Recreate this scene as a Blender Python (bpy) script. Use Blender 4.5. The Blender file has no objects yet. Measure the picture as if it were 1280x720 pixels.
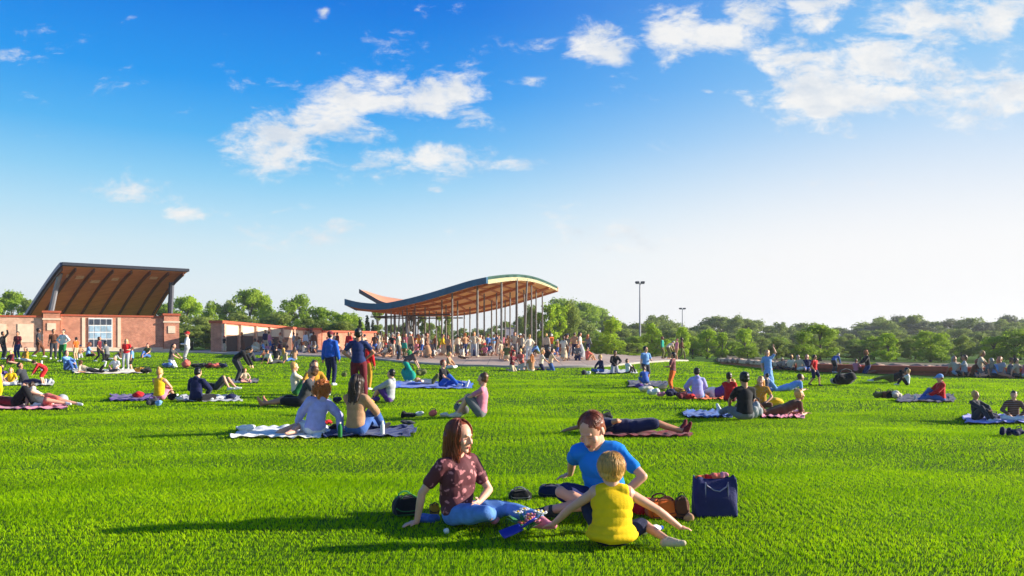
import bpy, math, random
import numpy as np
from mathutils import Vector, Matrix, noise
RND = random.Random(11)
NR = np.random.RandomState(5)
V = Vector
SC = bpy.context.scene
COL = SC.collection
FPX, HOR, CAMH = 950.0, 430.0, 1.5      # focal length and horizon in units of a 1280 wide frame, eye height
SUN_EL, SUN_AZ = math.radians(17), math.radians(6)
SUN = V((math.cos(SUN_EL)*math.cos(SUN_AZ), math.cos(SUN_EL)*math.sin(SUN_AZ), math.sin(SUN_EL)))

# ---------------------------------------------------------------- terrain
def sst(t):
    t = np.clip(t, 0, 1); return t*t*(3-2*t)
def terr(x, y):
    x = np.asarray(x, float); y = np.asarray(y, float)
    r = 0.55 + 0.30*sst((-6-x)/14) - 0.50*sst((x-6)/12)
    z = r*sst((y-36)/22)
    fade = sst((60-y)/30)
    u = 0.020*np.sin(1.1*x+0.5*y+1)+0.016*np.sin(-0.45*x+1.9*y)+0.012*np.sin(2.3*x-1.2*y+2)+0.02*np.sin(0.3*x+0.75*y+4)
    u = u*np.minimum(1, y/9)
    return z + u*fade
def tz(x, y): return float(terr(x, y))
def P(u, v, Y):      # the point seen at (u, v) that stands Y metres away
    return V(((u-640)/FPX*Y, Y, CAMH-(v-HOR)/FPX*Y))
def hit(u, v):       # where that line of sight meets the ground
    if v <= HOR+2: return None
    y = 3.0; py = y
    while y < 400:
        x = (u-640)/FPX*y
        if CAMH-(v-HOR)/FPX*y < tz(x, y):
            a, b = py, y
            for _ in range(20):
                m = (a+b)/2
                if CAMH-(v-HOR)/FPX*m < tz((u-640)/FPX*m, m): b = m
                else: a = m
            x = (u-640)/FPX*b
            return V((x, b, tz(x, b)))
        py = y; y += 0.25
    return V(((u-640)/FPX*y, y, 0))

# ---------------------------------------------------------------- materials
def lin(c):
    return tuple(((v/255)/12.92 if v/255 <= .04045 else (((v/255)+.055)/1.055)**2.4) for v in c)
_M = {}
def new_mat(name):
    m = bpy.data.materials.new(name); m.use_nodes = True
    nt = m.node_tree; nt.nodes.clear()
    out = nt.nodes.new('ShaderNodeOutputMaterial')
    b = nt.nodes.new('ShaderNodeBsdfPrincipled')
    nt.links.new(b.outputs[0], out.inputs[0])
    return m, nt, b, out
def nd(nt, t, **k):
    n = nt.nodes.new(t)
    for a, v in k.items():
        if a.startswith('i_'):
            n.inputs[a[2:].replace('_', ' ')].default_value = v
        else: setattr(n, a, v)
    return n
def mat(name, col, rough=.7, var=.18, scale=6, bump=.15, bscale=40, metal=0, spec=.5, col2=None, coat=0, sheen=0):
    key = (name, tuple(col))
    if key in _M: return _M[key]
    m, nt, b, out = new_mat(name)
    tc = nd(nt, 'ShaderNodeTexCoord')
    n1 = nd(nt, 'ShaderNodeTexNoise', i_Scale=scale, i_Detail=5.0, i_Roughness=.6)
    nt.links.new(tc.outputs['Object'], n1.inputs['Vector'])
    mr = nd(nt, 'ShaderNodeMapRange'); mr.inputs[1].default_value = .3; mr.inputs[2].default_value = .7
    nt.links.new(n1.outputs['Fac'], mr.inputs[0])
    mx = nd(nt, 'ShaderNodeMix', data_type='RGBA')
    c2 = col2 if col2 else tuple(min(1, c*(1+var)) for c in col)
    c1 = tuple(c*(1-var) for c in col)
    mx.inputs[6].default_value = (*c1, 1); mx.inputs[7].default_value = (*c2, 1)
    nt.links.new(mr.outputs[0], mx.inputs[0]); nt.links.new(mx.outputs[2], b.inputs['Base Color'])
    b.inputs['Roughness'].default_value = rough; b.inputs['Metallic'].default_value = metal
    b.inputs['Specular IOR Level'].default_value = spec
    if coat: b.inputs['Coat Weight'].default_value = coat
    if sheen: b.inputs['Sheen Weight'].default_value = sheen
    if bump:
        n2 = nd(nt, 'ShaderNodeTexNoise', i_Scale=bscale, i_Detail=4.0)
        nt.links.new(tc.outputs['Object'], n2.inputs['Vector'])
        bp = nd(nt, 'ShaderNodeBump', i_Strength=bump, i_Distance=.02)
        nt.links.new(n2.outputs['Fac'], bp.inputs['Height']); nt.links.new(bp.outputs[0], b.inputs['Normal'])
    _M[key] = m
    return m
C = {   # cloth colours by their everyday names (sRGB)
 'white': (225,225,222), 'light grey': (170,172,175), 'grey': (110,112,116), 'charcoal': (58,60,66), 'black': (26,26,30),
 'navy': (24,30,72), 'blue': (30,90,190), 'light blue': (120,165,220), 'lilac': (165,165,225), 'purple': (85,50,130),
 'red': (205,30,35), 'maroon': (110,30,42), 'pink': (215,130,150), 'orange': (225,105,35), 'yellow': (235,190,25),
 'mustard': (190,140,40), 'olive': (95,100,50), 'green': (40,120,60), 'teal': (20,160,135), 'tan': (185,140,105),
 'beige': (200,180,150), 'brown': (105,65,45), 'denim': (62,98,165), 'dark denim': (35,50,100), 'cream': (230,215,190), 'coral': (225,110,95),
}
def cloth(name):
    return mat(name.replace(' ', '_')+'_cloth', lin(C[name]), rough=.85, var=.14, scale=9, bump=.25, bscale=60, spec=.2, sheen=.15)
def pcloth(name, kind):
    key = ('pat', name, kind)
    if key in _M: return _M[key]
    m, nt, b, out = new_mat(f'{kind}_{name.replace(" ", "_")}_cloth'); c = lin(C[name])
    c2 = tuple(min(.8, v*.6+.16) for v in c) if sum(c) < 1.2 else tuple(v*.6 for v in c)
    tc = nd(nt, 'ShaderNodeTexCoord')
    def wave(d, sc):
        w = nd(nt, 'ShaderNodeTexWave', i_Scale=sc, i_Distortion=.6); w.bands_direction = d; nt.links.new(tc.outputs['Object'], w.inputs['Vector'])
        g = nd(nt, 'ShaderNodeMath', operation='GREATER_THAN'); nt.links.new(w.outputs['Fac'], g.inputs[0]); g.inputs[1].default_value = .72; return g.outputs[0]
    if kind == 'striped': f = wave('Z', 5.5)
    elif kind == 'checked':
        a = nd(nt, 'ShaderNodeMath', operation='ADD'); nt.links.new(wave('Z', 5), a.inputs[0]); nt.links.new(wave('DIAGONAL', 3.4), a.inputs[1])
        h = nd(nt, 'ShaderNodeMath', operation='MULTIPLY'); nt.links.new(a.outputs[0], h.inputs[0]); h.inputs[1].default_value = .5; f = h.outputs[0]
    else:
        v = nd(nt, 'ShaderNodeTexVoronoi', i_Scale=17.0); nt.links.new(tc.outputs['Object'], v.inputs['Vector'])
        l = nd(nt, 'ShaderNodeMath', operation='LESS_THAN'); nt.links.new(v.outputs['Distance'], l.inputs[0]); l.inputs[1].default_value = .3; f = l.outputs[0]
    mx = nd(nt, 'ShaderNodeMix', data_type='RGBA'); mx.inputs[6].default_value = (*c, 1); mx.inputs[7].default_value = (*c2, 1)
    nt.links.new(f, mx.inputs[0]); nt.links.new(mx.outputs[2], b.inputs['Base Color']); b.inputs['Roughness'].default_value = .85; b.inputs['Specular IOR Level'].default_value = .2
    n2 = nd(nt, 'ShaderNodeTexNoise', i_Scale=60.0); nt.links.new(tc.outputs['Object'], n2.inputs['Vector'])
    bp = nd(nt, 'ShaderNodeBump', i_Strength=.25, i_Distance=.02); nt.links.new(n2.outputs['Fac'], bp.inputs['Height']); nt.links.new(bp.outputs[0], b.inputs['Normal'])
    _M[key] = m; return m
SKINS = {'fair': (224,168,138), 'tanned': (198,138,104), 'brown': (140,92,66), 'dark': (88,56,42)}
def skin(name='fair'):
    key = ('skin', name)
    if key in _M: return _M[key]
    m, nt, b, out = new_mat(name+'_skin')
    c = lin(SKINS[name])
    tc = nd(nt, 'ShaderNodeTexCoord'); n1 = nd(nt, 'ShaderNodeTexNoise', i_Scale=14.0, i_Detail=4.0)
    nt.links.new(tc.outputs['Object'], n1.inputs['Vector'])
    mx = nd(nt, 'ShaderNodeMix', data_type='RGBA'); mx.inputs[6].default_value = (c[0]*.92, c[1]*.86, c[2]*.84, 1)
    mx.inputs[7].default_value = (min(1, c[0]*1.06), c[1]*1.08, c[2]*1.1, 1)
    nt.links.new(n1.outputs['Fac'], mx.inputs[0]); nt.links.new(mx.outputs[2], b.inputs['Base Color'])
    b.inputs['Roughness'].default_value = .5
    b.inputs['Subsurface Weight'].default_value = .12; b.inputs['Subsurface Radius'].default_value = (.02, .008, .004)
    b.inputs['Subsurface Scale'].default_value = .6
    _M[key] = m; return m
HAIRS = {'black': (28,22,20), 'dark brown': (56,34,24), 'auburn': (124,58,32), 'brown': (98,66,42), 'blond': (205,160,88), 'ginger': (190,112,50), 'grey': (150,148,145)}
def hairm(name):
    key = ('hair', name)
    if key in _M: return _M[key]
    m, nt, b, out = new_mat(name.replace(' ', '_')+'_hair')
    c = lin(HAIRS[name])
    tc = nd(nt, 'ShaderNodeTexCoord'); mp = nd(nt, 'ShaderNodeMapping'); mp.inputs['Scale'].default_value = (70, 70, 6)
    n1 = nd(nt, 'ShaderNodeTexNoise', i_Scale=1.0, i_Detail=3.0)
    nt.links.new(tc.outputs['Object'], mp.inputs[0]); nt.links.new(mp.outputs[0], n1.inputs['Vector'])
    cr = nd(nt, 'ShaderNodeMapRange'); cr.inputs[1].default_value = .3; cr.inputs[2].default_value = .7
    nt.links.new(n1.outputs['Fac'], cr.inputs[0])
    mx = nd(nt, 'ShaderNodeMix', data_type='RGBA'); mx.inputs[6].default_value = (c[0]*.6, c[1]*.55, c[2]*.5, 1)
    mx.inputs[7].default_value = (min(1, c[0]*1.45), c[1]*1.4, c[2]*1.3, 1)
    nt.links.new(cr.outputs[0], mx.inputs[0]); nt.links.new(mx.outputs[2], b.inputs['Base Color'])
    b.inputs['Roughness'].default_value = .42
    bp = nd(nt, 'ShaderNodeBump', i_Strength=.5, i_Distance=.01)
    nt.links.new(n1.outputs['Fac'], bp.inputs['Height']); nt.links.new(bp.outputs[0], b.inputs['Normal'])
    _M[key] = m; return m

# ---------------------------------------------------------------- meshes
def mesh_np(name, verts, faces, smooth=False, slots=1):
    me = bpy.data.meshes.new(name)
    me.from_pydata([tuple(v) for v in verts], [], faces)
    if smooth: me.polygons.foreach_set('use_smooth', [True]*len(me.polygons))
    for _ in range(slots): me.materials.append(None)
    me.update(); return me
def frame(d):
    d = V(d).normalized(); a = V((0, 0, 1)) if abs(d.z) < .9 else V((1, 0, 0))
    x = d.cross(a).normalized(); y = d.cross(x).normalized(); return x, y, d
class MB:
    def __init__(s): s.v = []; s.f = []
    def add(s, vs, fs):
        o = len(s.v); s.v += [V(p) for p in vs]; s.f += [tuple(i+o for i in f) for f in fs]; return s
    def box(s, c, size, rz=0, ax=None, bev=0.0):
        c = V(c); hx, hy, hz = size[0]/2, size[1]/2, size[2]/2
        if ax is None:
            ax = (V((math.cos(rz), math.sin(rz), 0)), V((-math.sin(rz), math.cos(rz), 0)), V((0, 0, 1)))
        b = min(bev, hx*.9, hy*.9, hz*.9)
        if b <= 0:
            vs = [c+ax[0]*(hx*i)+ax[1]*(hy*j)+ax[2]*(hz*k) for i in (-1, 1) for j in (-1, 1) for k in (-1, 1)]
            fs = [(0,1,3,2),(4,6,7,5),(0,4,5,1),(2,3,7,6),(0,2,6,4),(1,5,7,3)]
            return s.add(vs, fs)
        rings = []
        for (z, ins) in ((-hz, b), (-hz+b, 0), (hz-b, 0), (hz, b)):
            ring = []
            for (sx, sy) in ((1, 1), (-1, 1), (-1, -1), (1, -1)):
                X, Y = hx-ins, hy-ins
                pts = [(X-b*.0, Y-b), (X-b, Y)] if sx*sy > 0 else [(X-b, Y), (X, Y-b)]
                for (px, py) in pts: ring.append(c+ax[0]*(sx*px)+ax[1]*(sy*py)+ax[2]*z)
            rings.append(ring)
        n = 8; vs = [p for r in rings for p in r]; fs = []
        for r in range(3):
            for i in range(n): fs.append((r*n+i, r*n+(i+1) % n, (r+1)*n+(i+1) % n, (r+1)*n+i))
        fs.append(tuple(reversed(range(n)))); fs.append(tuple(range(3*n, 4*n)))
        return s.add(vs, fs)
    def tube(s, pts, rad, seg=10, cap=True, flat=1.0):
        pts = [V(p) for p in pts]; n = len(pts)
        rad = rad if hasattr(rad, '__len__') else [rad]*n
        vs, fs = [], []
        x0 = None
        for i, p in enumerate(pts):
            d = (pts[min(i+1, n-1)]-pts[max(i-1, 0)])
            if d.length < 1e-9: d = V((0, 0, 1))
            d.normalize()
            if x0 is None: x, y, _ = frame(d)
            else:
                x = (x0-d*x0.dot(d))
                x = x.normalized() if x.length > 1e-6 else frame(d)[0]
                y = d.cross(x)
            x0 = x
            for k in range(seg):
                a = 2*math.pi*k/seg
                vs.append(p+x*(math.cos(a)*rad[i])+y*(math.sin(a)*rad[i]*flat))
        for i in range(n-1):
            for k in range(seg):
                fs.append((i*seg+k, i*seg+(k+1) % seg, (i+1)*seg+(k+1) % seg, (i+1)*seg+k))
        if cap:
            fs.append(tuple(reversed(range(seg)))); fs.append(tuple(range((n-1)*seg, n*seg)))
        return s.add(vs, fs)
    def ell(s, c, r, ax=None, seg=30, rings=18):
        c = V(c); ax = ax or (V((1,0,0)), V((0,1,0)), V((0,0,1)))
        vs = [c-ax[2]*r[2]]; 
        for i in range(1, rings):
            t = -math.pi/2+math.pi*i/rings
            for k in range(seg):
                a = 2*math.pi*k/seg
                vs.append(c+ax[0]*(r[0]*math.cos(t)*math.cos(a))+ax[1]*(r[1]*math.cos(t)*math.sin(a))+ax[2]*(r[2]*math.sin(t)))
        vs.append(c+ax[2]*r[2]); L = len(vs)-1; fs = []
        for k in range(seg): fs.append((0, 1+(k+1) % seg, 1+k))
        for i in range(rings-2):
            for k in range(seg):
                a, b = 1+i*seg+k, 1+i*seg+(k+1) % seg
                fs.append((a, b, b+seg, a+seg))
        for k in range(seg): fs.append((L, L-seg+k, L-seg+(k+1) % seg))
        return s.add(vs, fs)
    def cap(s, p0, p1, r0, r1, seg=20):
        p0, p1 = V(p0), V(p1); d = p1-p0
        if d.length < 1e-6: return s.ell(p0, (max(r0, r1),)*3)
        d.normalize(); pts, rr = [], []
        for a in (85, 60, 30): pts.append(p0-d*(r0*math.sin(math.radians(a)))); rr.append(r0*math.cos(math.radians(a)))
        pts += [p0, p0.lerp(p1, .5), p1]; rr += [r0, (r0+r1)/2, r1]
        for a in (30, 60, 85): pts.append(p1+d*(r1*math.sin(math.radians(a)))); rr.append(r1*math.cos(math.radians(a)))
        return s.tube(pts, rr, seg)
    def grid(s, fn, nu, nv):
        vs = [fn(i/nu, j/nv) for i in range(nu+1) for j in range(nv+1)]
        fs = [(i*(nv+1)+j, (i+1)*(nv+1)+j, (i+1)*(nv+1)+j+1, i*(nv+1)+j+1) for i in range(nu) for j in range(nv)]
        return s.add(vs, fs)
    def slab(s, top, bot, nu, nv):     # closed sheet between two surfaces of (a, b)
        A = [top(i/nu, j/nv) for i in range(nu+1) for j in range(nv+1)]
        B = [bot(i/nu, j/nv) for i in range(nu+1) for j in range(nv+1)]
        n = len(A); w = nv+1; fs = []
        for i in range(nu):
            for j in range(nv):
                a, b, c, d = i*w+j, (i+1)*w+j, (i+1)*w+j+1, i*w+j+1
                fs.append((a, b, c, d)); fs.append((d+n, c+n, b+n, a+n))
        for i in range(nu):
            fs.append((i*w, i*w+n, (i+1)*w+n, (i+1)*w)); a = i*w+nv; b = (i+1)*w+nv; fs.append((a, b, b+n, a+n))
        for j in range(nv):
            fs.append((j, j+1, j+1+n, j+n)); a = nu*w+j; fs.append((a, a+n, a+1+n, a+1))
        return s.add(A+B, fs)
    def mesh(s, name, smooth=False): return mesh_np(name, s.v, s.f, smooth)
    def obj(s, name, m=None, parent=None, smooth=False):
        return link(name, s.mesh(name, smooth), m, parent)
def link(name, me, m=None, parent=None):
    o = bpy.data.objects.new(name, me); COL.objects.link(o)
    if m is not None:
        if len(me.materials) == 0: me.materials.append(None)
        o.material_slots[0].link = 'OBJECT'; o.material_slots[0].material = m
    if parent: o.parent = parent
    return o
def tag(o, label=None, cat=None, group=None, kind=None):
    if label: o['label'] = label
    if cat: o['category'] = cat
    if group: o['group'] = group
    if kind: o['kind'] = kind
    return o
def empty(name, loc=(0, 0, 0), rz=0, sc=1):
    o = bpy.data.objects.new(name, None); COL.objects.link(o); o.location = loc; o.rotation_euler.z = rz
    o.scale = (sc, sc, sc); o.empty_display_size = .2; return o
def copy_tree(o, parent=None):
    c = o.copy(); COL.objects.link(c); c.parent = parent
    for ch in o.children: 
        if ch is not c: copy_tree(ch, c)
    return c
def crom(pts, t):
    n = len(pts)-1; x = min(max(t, 0), 1)*n; i = min(int(x), n-1); f = x-i
    p0, p1, p2, p3 = pts[max(i-1, 0)], pts[i], pts[i+1], pts[min(i+2, n)]
    return tuple(.5*((2*b)+(-a+c)*f+(2*a-5*b+4*c-d)*f*f+(-a+3*b-3*c+d)*f**3) for a, b, c, d in zip(p0, p1, p2, p3))

# ---------------------------------------------------------------- camera, sky, sun
cam = bpy.data.cameras.new('camera'); co = bpy.data.objects.new('camera', cam); COL.objects.link(co)
co.location = (0, 0, CAMH); co.rotation_euler = (math.radians(90), 0, 0)
cam.sensor_width = 36; cam.lens = 36*FPX/1280; cam.shift_y = (HOR-360)/1280; cam.clip_end = 6000; cam.clip_start = .05
SC.camera = co
SC.view_settings.view_transform = 'Standard'; SC.view_settings.look = 'None'; SC.view_settings.gamma = 1
SC.view_settings.use_curve_mapping = False
EXPO = .95; SC.view_settings.exposure = EXPO
sl = bpy.data.lights.new('sun', 'SUN'); so = bpy.data.objects.new('sun', sl); COL.objects.link(so)
sl.energy = 5.0; sl.angle = math.radians(.6); sl.color = (1, .91, .78)
so.rotation_euler = SUN.to_track_quat('Z', 'Y').to_euler()
def make_world():
    w = bpy.data.worlds.new('World'); SC.world = w; w.use_nodes = True
    nt = w.node_tree; nt.nodes.clear(); L = nt.links.new
    def N(t, **k): return nd(nt, t, **k)
    def M(op, a, b=None, c=None, clamp=False):
        n = N('ShaderNodeMath', operation=op, use_clamp=clamp)
        for i, x in enumerate((a, b, c)):
            if x is None: continue
            if hasattr(x, 'links'): L(x, n.inputs[i])
            else: n.inputs[i].default_value = x
        return n.outputs[0]
    def mixc(f, a, b):
        n = N('ShaderNodeMix', data_type='RGBA')
        for i, x in ((0, f), (6, a), (7, b)):
            if hasattr(x, 'links'): L(x, n.inputs[i])
            else: n.inputs[i].default_value = x if i == 0 else (*x, 1)
        return n.outputs[2]
    tc = N('ShaderNodeTexCoord'); nrm = N('ShaderNodeVectorMath', operation='NORMALIZE'); L(tc.outputs['Generated'], nrm.inputs[0])
    sep = N('ShaderNodeSeparateXYZ'); L(nrm.outputs[0], sep.inputs[0]); x, y, z = sep.outputs
    sky = N('ShaderNodeTexSky', sky_type='NISHITA', sun_disc=False, sun_elevation=SUN_EL, sun_rotation=math.pi/2-SUN_AZ)
    sky.air_density = 1.4; sky.dust_density = .6; sky.ozone_density = 3
    skyc = N('ShaderNodeVectorMath', operation='SCALE'); L(sky.outputs[0], skyc.inputs[0]); skyc.inputs['Scale'].default_value = 1.0
    # clear sky: deep blue above, pale towards the horizon and towards the sun
    cr = N('ShaderNodeValToRGB'); el = cr.color_ramp
    stops = [(0, (238,247,251)), (.07, (233,246,252)), (.12, (214,240,252)), (.16, (184,229,253)), (.20, (146,213,252)), (.25, (88,186,250)), (.31, (36,158,246)), (.40, (4,126,232)), (.7, (4,88,182)), (1, (6,60,140))]
    while len(el.elements) < len(stops): el.elements.new(.5)
    for e, (p, c) in zip(el.elements, stops): e.position = p; e.color = (*lin(c), 1)
    L(z, cr.inputs[0])
    g = M('MULTIPLY', x, 1.0)                       # towards the sun side
    s2 = M('SUBTRACT', M('MULTIPLY', g, 1.75), M('MULTIPLY', z, 1.6))
    wf = N('ShaderNodeMapRange', interpolation_type='SMOOTHSTEP'); L(s2, wf.inputs[0])
    wf.inputs[1].default_value = -.85; wf.inputs[2].default_value = .55; wf.inputs[3].default_value = 0; wf.inputs[4].default_value = 1
    zt = N('ShaderNodeMapRange', interpolation_type='SMOOTHSTEP'); L(z, zt.inputs[0]); zt.inputs[1].default_value = .10; zt.inputs[2].default_value = .36
    base = mixc(wf.outputs[0], cr.outputs[0], mixc(zt.outputs[0], lin((254,254,255)), lin((134,200,250))))
    # clouds: noise in direction space, gathered where the photograph has them
    ym = M('MAXIMUM', M('ABSOLUTE', y), .12)
    X = M('DIVIDE', x, ym); Z = M('DIVIDE', z, ym)
    cv = N('ShaderNodeCombineXYZ'); L(X, cv.inputs[0]); L(Z, cv.inputs[1])
    front = M('GREATER_THAN', y, 0)
    def noise_at(sx, sy, detail, off, rough=.6, dist=0):
        mp = N('ShaderNodeMapping'); mp.inputs['Scale'].default_value = (sx, sy, 1); mp.inputs['Location'].default_value = off
        L(cv.outputs[0], mp.inputs[0]); n = N('ShaderNodeTexNoise', i_Scale=1.0, i_Detail=detail, i_Roughness=rough, i_Distortion=dist)
        L(mp.outputs[0], n.inputs['Vector']); return n.outputs['Fac']
    blobs = [(345,186,84,44,1),(400,150,90,34,.95),(470,122,130,30,1),(560,120,66,40,1.05),(370,108,80,14,.6),(540,200,105,28,.9),(450,168,70,24,.7),(650,205,70,15,.7),(640,104,50,10,.6),
             (180,238,60,26,.75),(240,265,50,14,.6),(30,72,55,14,.55),(370,292,130,34,.5),(495,57,60,22,.6),(650,55,55,18,.55),(403,14,10,7,.6),(735,292,130,44,.46),
             (765,58,58,36,1.1),(838,42,58,42,1.1),(900,45,80,28,.95),(945,18,44,36,1),(1025,14,50,36,1),(1010,75,90,34,.95),(1035,118,100,56,1.1),(1110,75,100,50,1.05),(1165,30,110,46,1.05),(1250,20,80,40,.9),(988,150,26,13,.8),
             (1205,122,75,40,1),(1275,110,60,46,.95),(1130,115,70,30,.8),(405,68,25,6,.4),(545,238,14,5,.5),(90,205,10,6,.4),(885,114,12,5,.5),(30,35,70,10,.2),(890,320,140,12,.25),
             (1500,60,180,90,.9),(-250,120,160,40,.8),(-120,260,120,22,.5),(640,-140,500,60,.75),(1200,-160,300,80,.9),(0,-190,300,50,.7)]
    acc = None
    for (u, v, ru, rv, k) in blobs:
        a = N('ShaderNodeVectorMath', operation='SUBTRACT'); L(cv.outputs[0], a.inputs[0]); a.inputs[1].default_value = ((u-640)/FPX, (HOR-v)/FPX, 0)
        b = N('ShaderNodeVectorMath', operation='MULTIPLY'); L(a.outputs[0], b.inputs[0]); b.inputs[1].default_value = (FPX/ru, FPX/rv, 1)
        c = N('ShaderNodeVectorMath', operation='LENGTH'); L(b.outputs[0], c.inputs[0])
        m = N('ShaderNodeMapRange', interpolation_type='SMOOTHSTEP'); L(c.outputs['Value'], m.inputs[0])
        m.inputs[1].default_value = 1.45; m.inputs[2].default_value = .1; m.inputs[3].default_value = 0; m.inputs[4].default_value = k
        acc = m.outputs[0] if acc is None else M('MAXIMUM', acc, m.outputs[0])
    acc = M('MULTIPLY', acc, front)
    na = noise_at(13, 26, 8, (1.3, 4.1, 0), .62, .4); nb = noise_at(42, 84, 7, (7.3, 1.7, 2), .68, .3)
    nn = M('ADD', M('MULTIPLY', na, .72), M('MULTIPLY', nb, .28))
    dn = M('ADD', M('MULTIPLY', acc, .46), M('MULTIPLY_ADD', nn, 1.7, -.42))
    df = N('ShaderNodeMapRange', interpolation_type='SMOOTHSTEP'); L(dn, df.inputs[0])
    df.inputs[1].default_value = .57; df.inputs[2].default_value = .95; df.inputs[3].default_value = 0; df.inputs[4].default_value = .96
    sh = N('ShaderNodeMapRange'); L(noise_at(16, 30, 5, (3.3, 2.2, 5)), sh.inputs[0]); sh.inputs[1].default_value = .42; sh.inputs[2].default_value = .68
    ccol = mixc(M('MULTIPLY', sh.outputs[0], .6), lin((253,252,250)), lin((196,212,232)))
    full = mixc(df.outputs[0], base, ccol)
    k = 1/(2**EXPO)
    sc_ = N('ShaderNodeVectorMath', operation='SCALE'); L(full, sc_.inputs[0]); sc_.inputs['Scale'].default_value = k*9.4
    ad = N('ShaderNodeVectorMath', operation='ADD'); L(sc_.outputs[0], ad.inputs[0])
    sk2 = N('ShaderNodeVectorMath', operation='SCALE'); L(skyc.outputs[0], sk2.inputs[0]); sk2.inputs['Scale'].default_value = .012
    L(sk2.outputs[0], ad.inputs[1])
    bg = N('ShaderNodeBackground'); L(ad.outputs[0], bg.inputs[0]); bg.inputs[1].default_value = .1
    o = N('ShaderNodeOutputWorld'); L(bg.outputs[0], o.inputs[0])
    w.cycles.sampling_method = 'MANUAL'; w.cycles.sample_map_resolution = 512
make_world()
# ================================================================ ground, plaza, grass
def lawn_mat(name, c1, c2, bump=.6, near=True):
    m, nt, b, out = new_mat(name)
    tc = nd(nt, 'ShaderNodeTexCoord')
    a = nd(nt, 'ShaderNodeTexNoise', i_Scale=.35, i_Detail=6.0, i_Roughness=.65); c = nd(nt, 'ShaderNodeTexNoise', i_Scale=14.0, i_Detail=6.0, i_Roughness=.7)
    for n in (a, c): nt.links.new(tc.outputs['Object'], n.inputs['Vector'])
    ad = nd(nt, 'ShaderNodeMath', operation='MULTIPLY_ADD'); nt.links.new(c.outputs['Fac'], ad.inputs[0]); ad.inputs[1].default_value = .6
    nt.links.new(a.outputs['Fac'], ad.inputs[2])
    mr = nd(nt, 'ShaderNodeMapRange'); nt.links.new(ad.outputs[0], mr.inputs[0]); mr.inputs[1].default_value = .6; mr.inputs[2].default_value = 1.0
    mx = nd(nt, 'ShaderNodeMix', data_type='RGBA'); mx.inputs[6].default_value = (*c1, 1); mx.inputs[7].default_value = (*c2, 1)
    nt.links.new(mr.outputs[0], mx.inputs[0]); nt.links.new(mx.outputs[2], b.inputs['Base Color'])
    b.inputs['Roughness'].default_value = .9; b.inputs['Specular IOR Level'].default_value = .1
    bp = nd(nt, 'ShaderNodeBump', i_Strength=bump, i_Distance=.05); nt.links.new(c.outputs['Fac'], bp.inputs['Height']); nt.links.new(bp.outputs[0], b.inputs['Normal'])
    return m
def axis(a, b, fine, coarse, f0, f1):
    out = [a]; x = a
    while x < b:
        x += fine if f0 <= x <= f1 else max(fine, min(coarse, min(abs(x-f0), abs(x-f1))*.25)); out.append(min(x, b))
    return out
xs = axis(-900, 900, .5, 120, -48, 30); ys = axis(-80, 1100, .5, 120, 2, 64)
XX, YY = np.meshgrid(xs, ys, indexing='ij'); ZZ = terr(XX, YY)
nx, ny = XX.shape
idx = np.arange(nx*ny).reshape(nx, ny)
fq = np.stack([idx[:-1, :-1], idx[1:, :-1], idx[1:, 1:], idx[:-1, 1:]], -1).reshape(-1, 4)
gv = np.stack([XX, YY, ZZ], -1).reshape(-1, 3)
def mesh_fast(name, v, f, nper, smooth=False):
    me = bpy.data.meshes.new(name); me.vertices.add(len(v)); me.vertices.foreach_set('co', np.asarray(v, np.float32).ravel())
    f = np.asarray(f, np.int32).ravel(); n = len(f)//nper
    me.loops.add(len(f)); me.loops.foreach_set('vertex_index', f); me.polygons.add(n)
    me.polygons.foreach_set('loop_start', np.arange(0, len(f), nper, dtype=np.int32))
    if smooth: me.polygons.foreach_set('use_smooth', np.ones(n, bool))
    me.materials.append(None); me.update(calc_edges=True); me.validate(); return me
lawn = link('lawn', mesh_fast('lawn', gv, fq, 4, True), lawn_mat('lawn_soil_green', (.035, .08, .003), (.10, .21, .005)))
tag(lawn, kind='structure')

# ---- plaza and path: near edge follows the end of the lawn
EDGE = [(-260,441),(-60,440.5),(210,441),(300,443.5),(440,447.5),(500,453),(560,457),(640,459.5),(700,460),(760,458.5),(800,454.5),(830,452.5),(870,452),(905,454),(940,457),(1000,464.5),(1060,469),(1130,471),(1200,473),(1300,475),(1500,478)]
EW = [hit(u, v) for (u, v) in EDGE]
def edge_at(t):
    p = crom([tuple(q) for q in EW], t); return p
NE = 160
edge_pts = [edge_at(i/NE) for i in range(NE+1)]
def far_y(x): return float(np.interp(x, [-60, -24, -20, 8, 20, 60], [66, 70, 92, 92, 88, 80]))
mb = MB(); ns = 26
def plz(a, b):
    p = edge_pts[int(round(a*NE))]; fy = max(far_y(p[0]), p[1]+1.0)
    if p[0] > 11.5: fy = p[1]+1.6+max(0, (17-p[0]))*1.2
    sx = p[0]*(1+ (fy-p[1])/p[1]*b) if p[0] < 12 else p[0]
    y = p[1]+(fy-p[1])*b
    return V((sx, y, tz(sx, y)+.03))
NV = max(i for i in range(NE+1) if edge_pts[i][0] < 13.0)
mb.grid(lambda a, b: plz(a*NV/NE, b), NV, ns)
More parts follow.
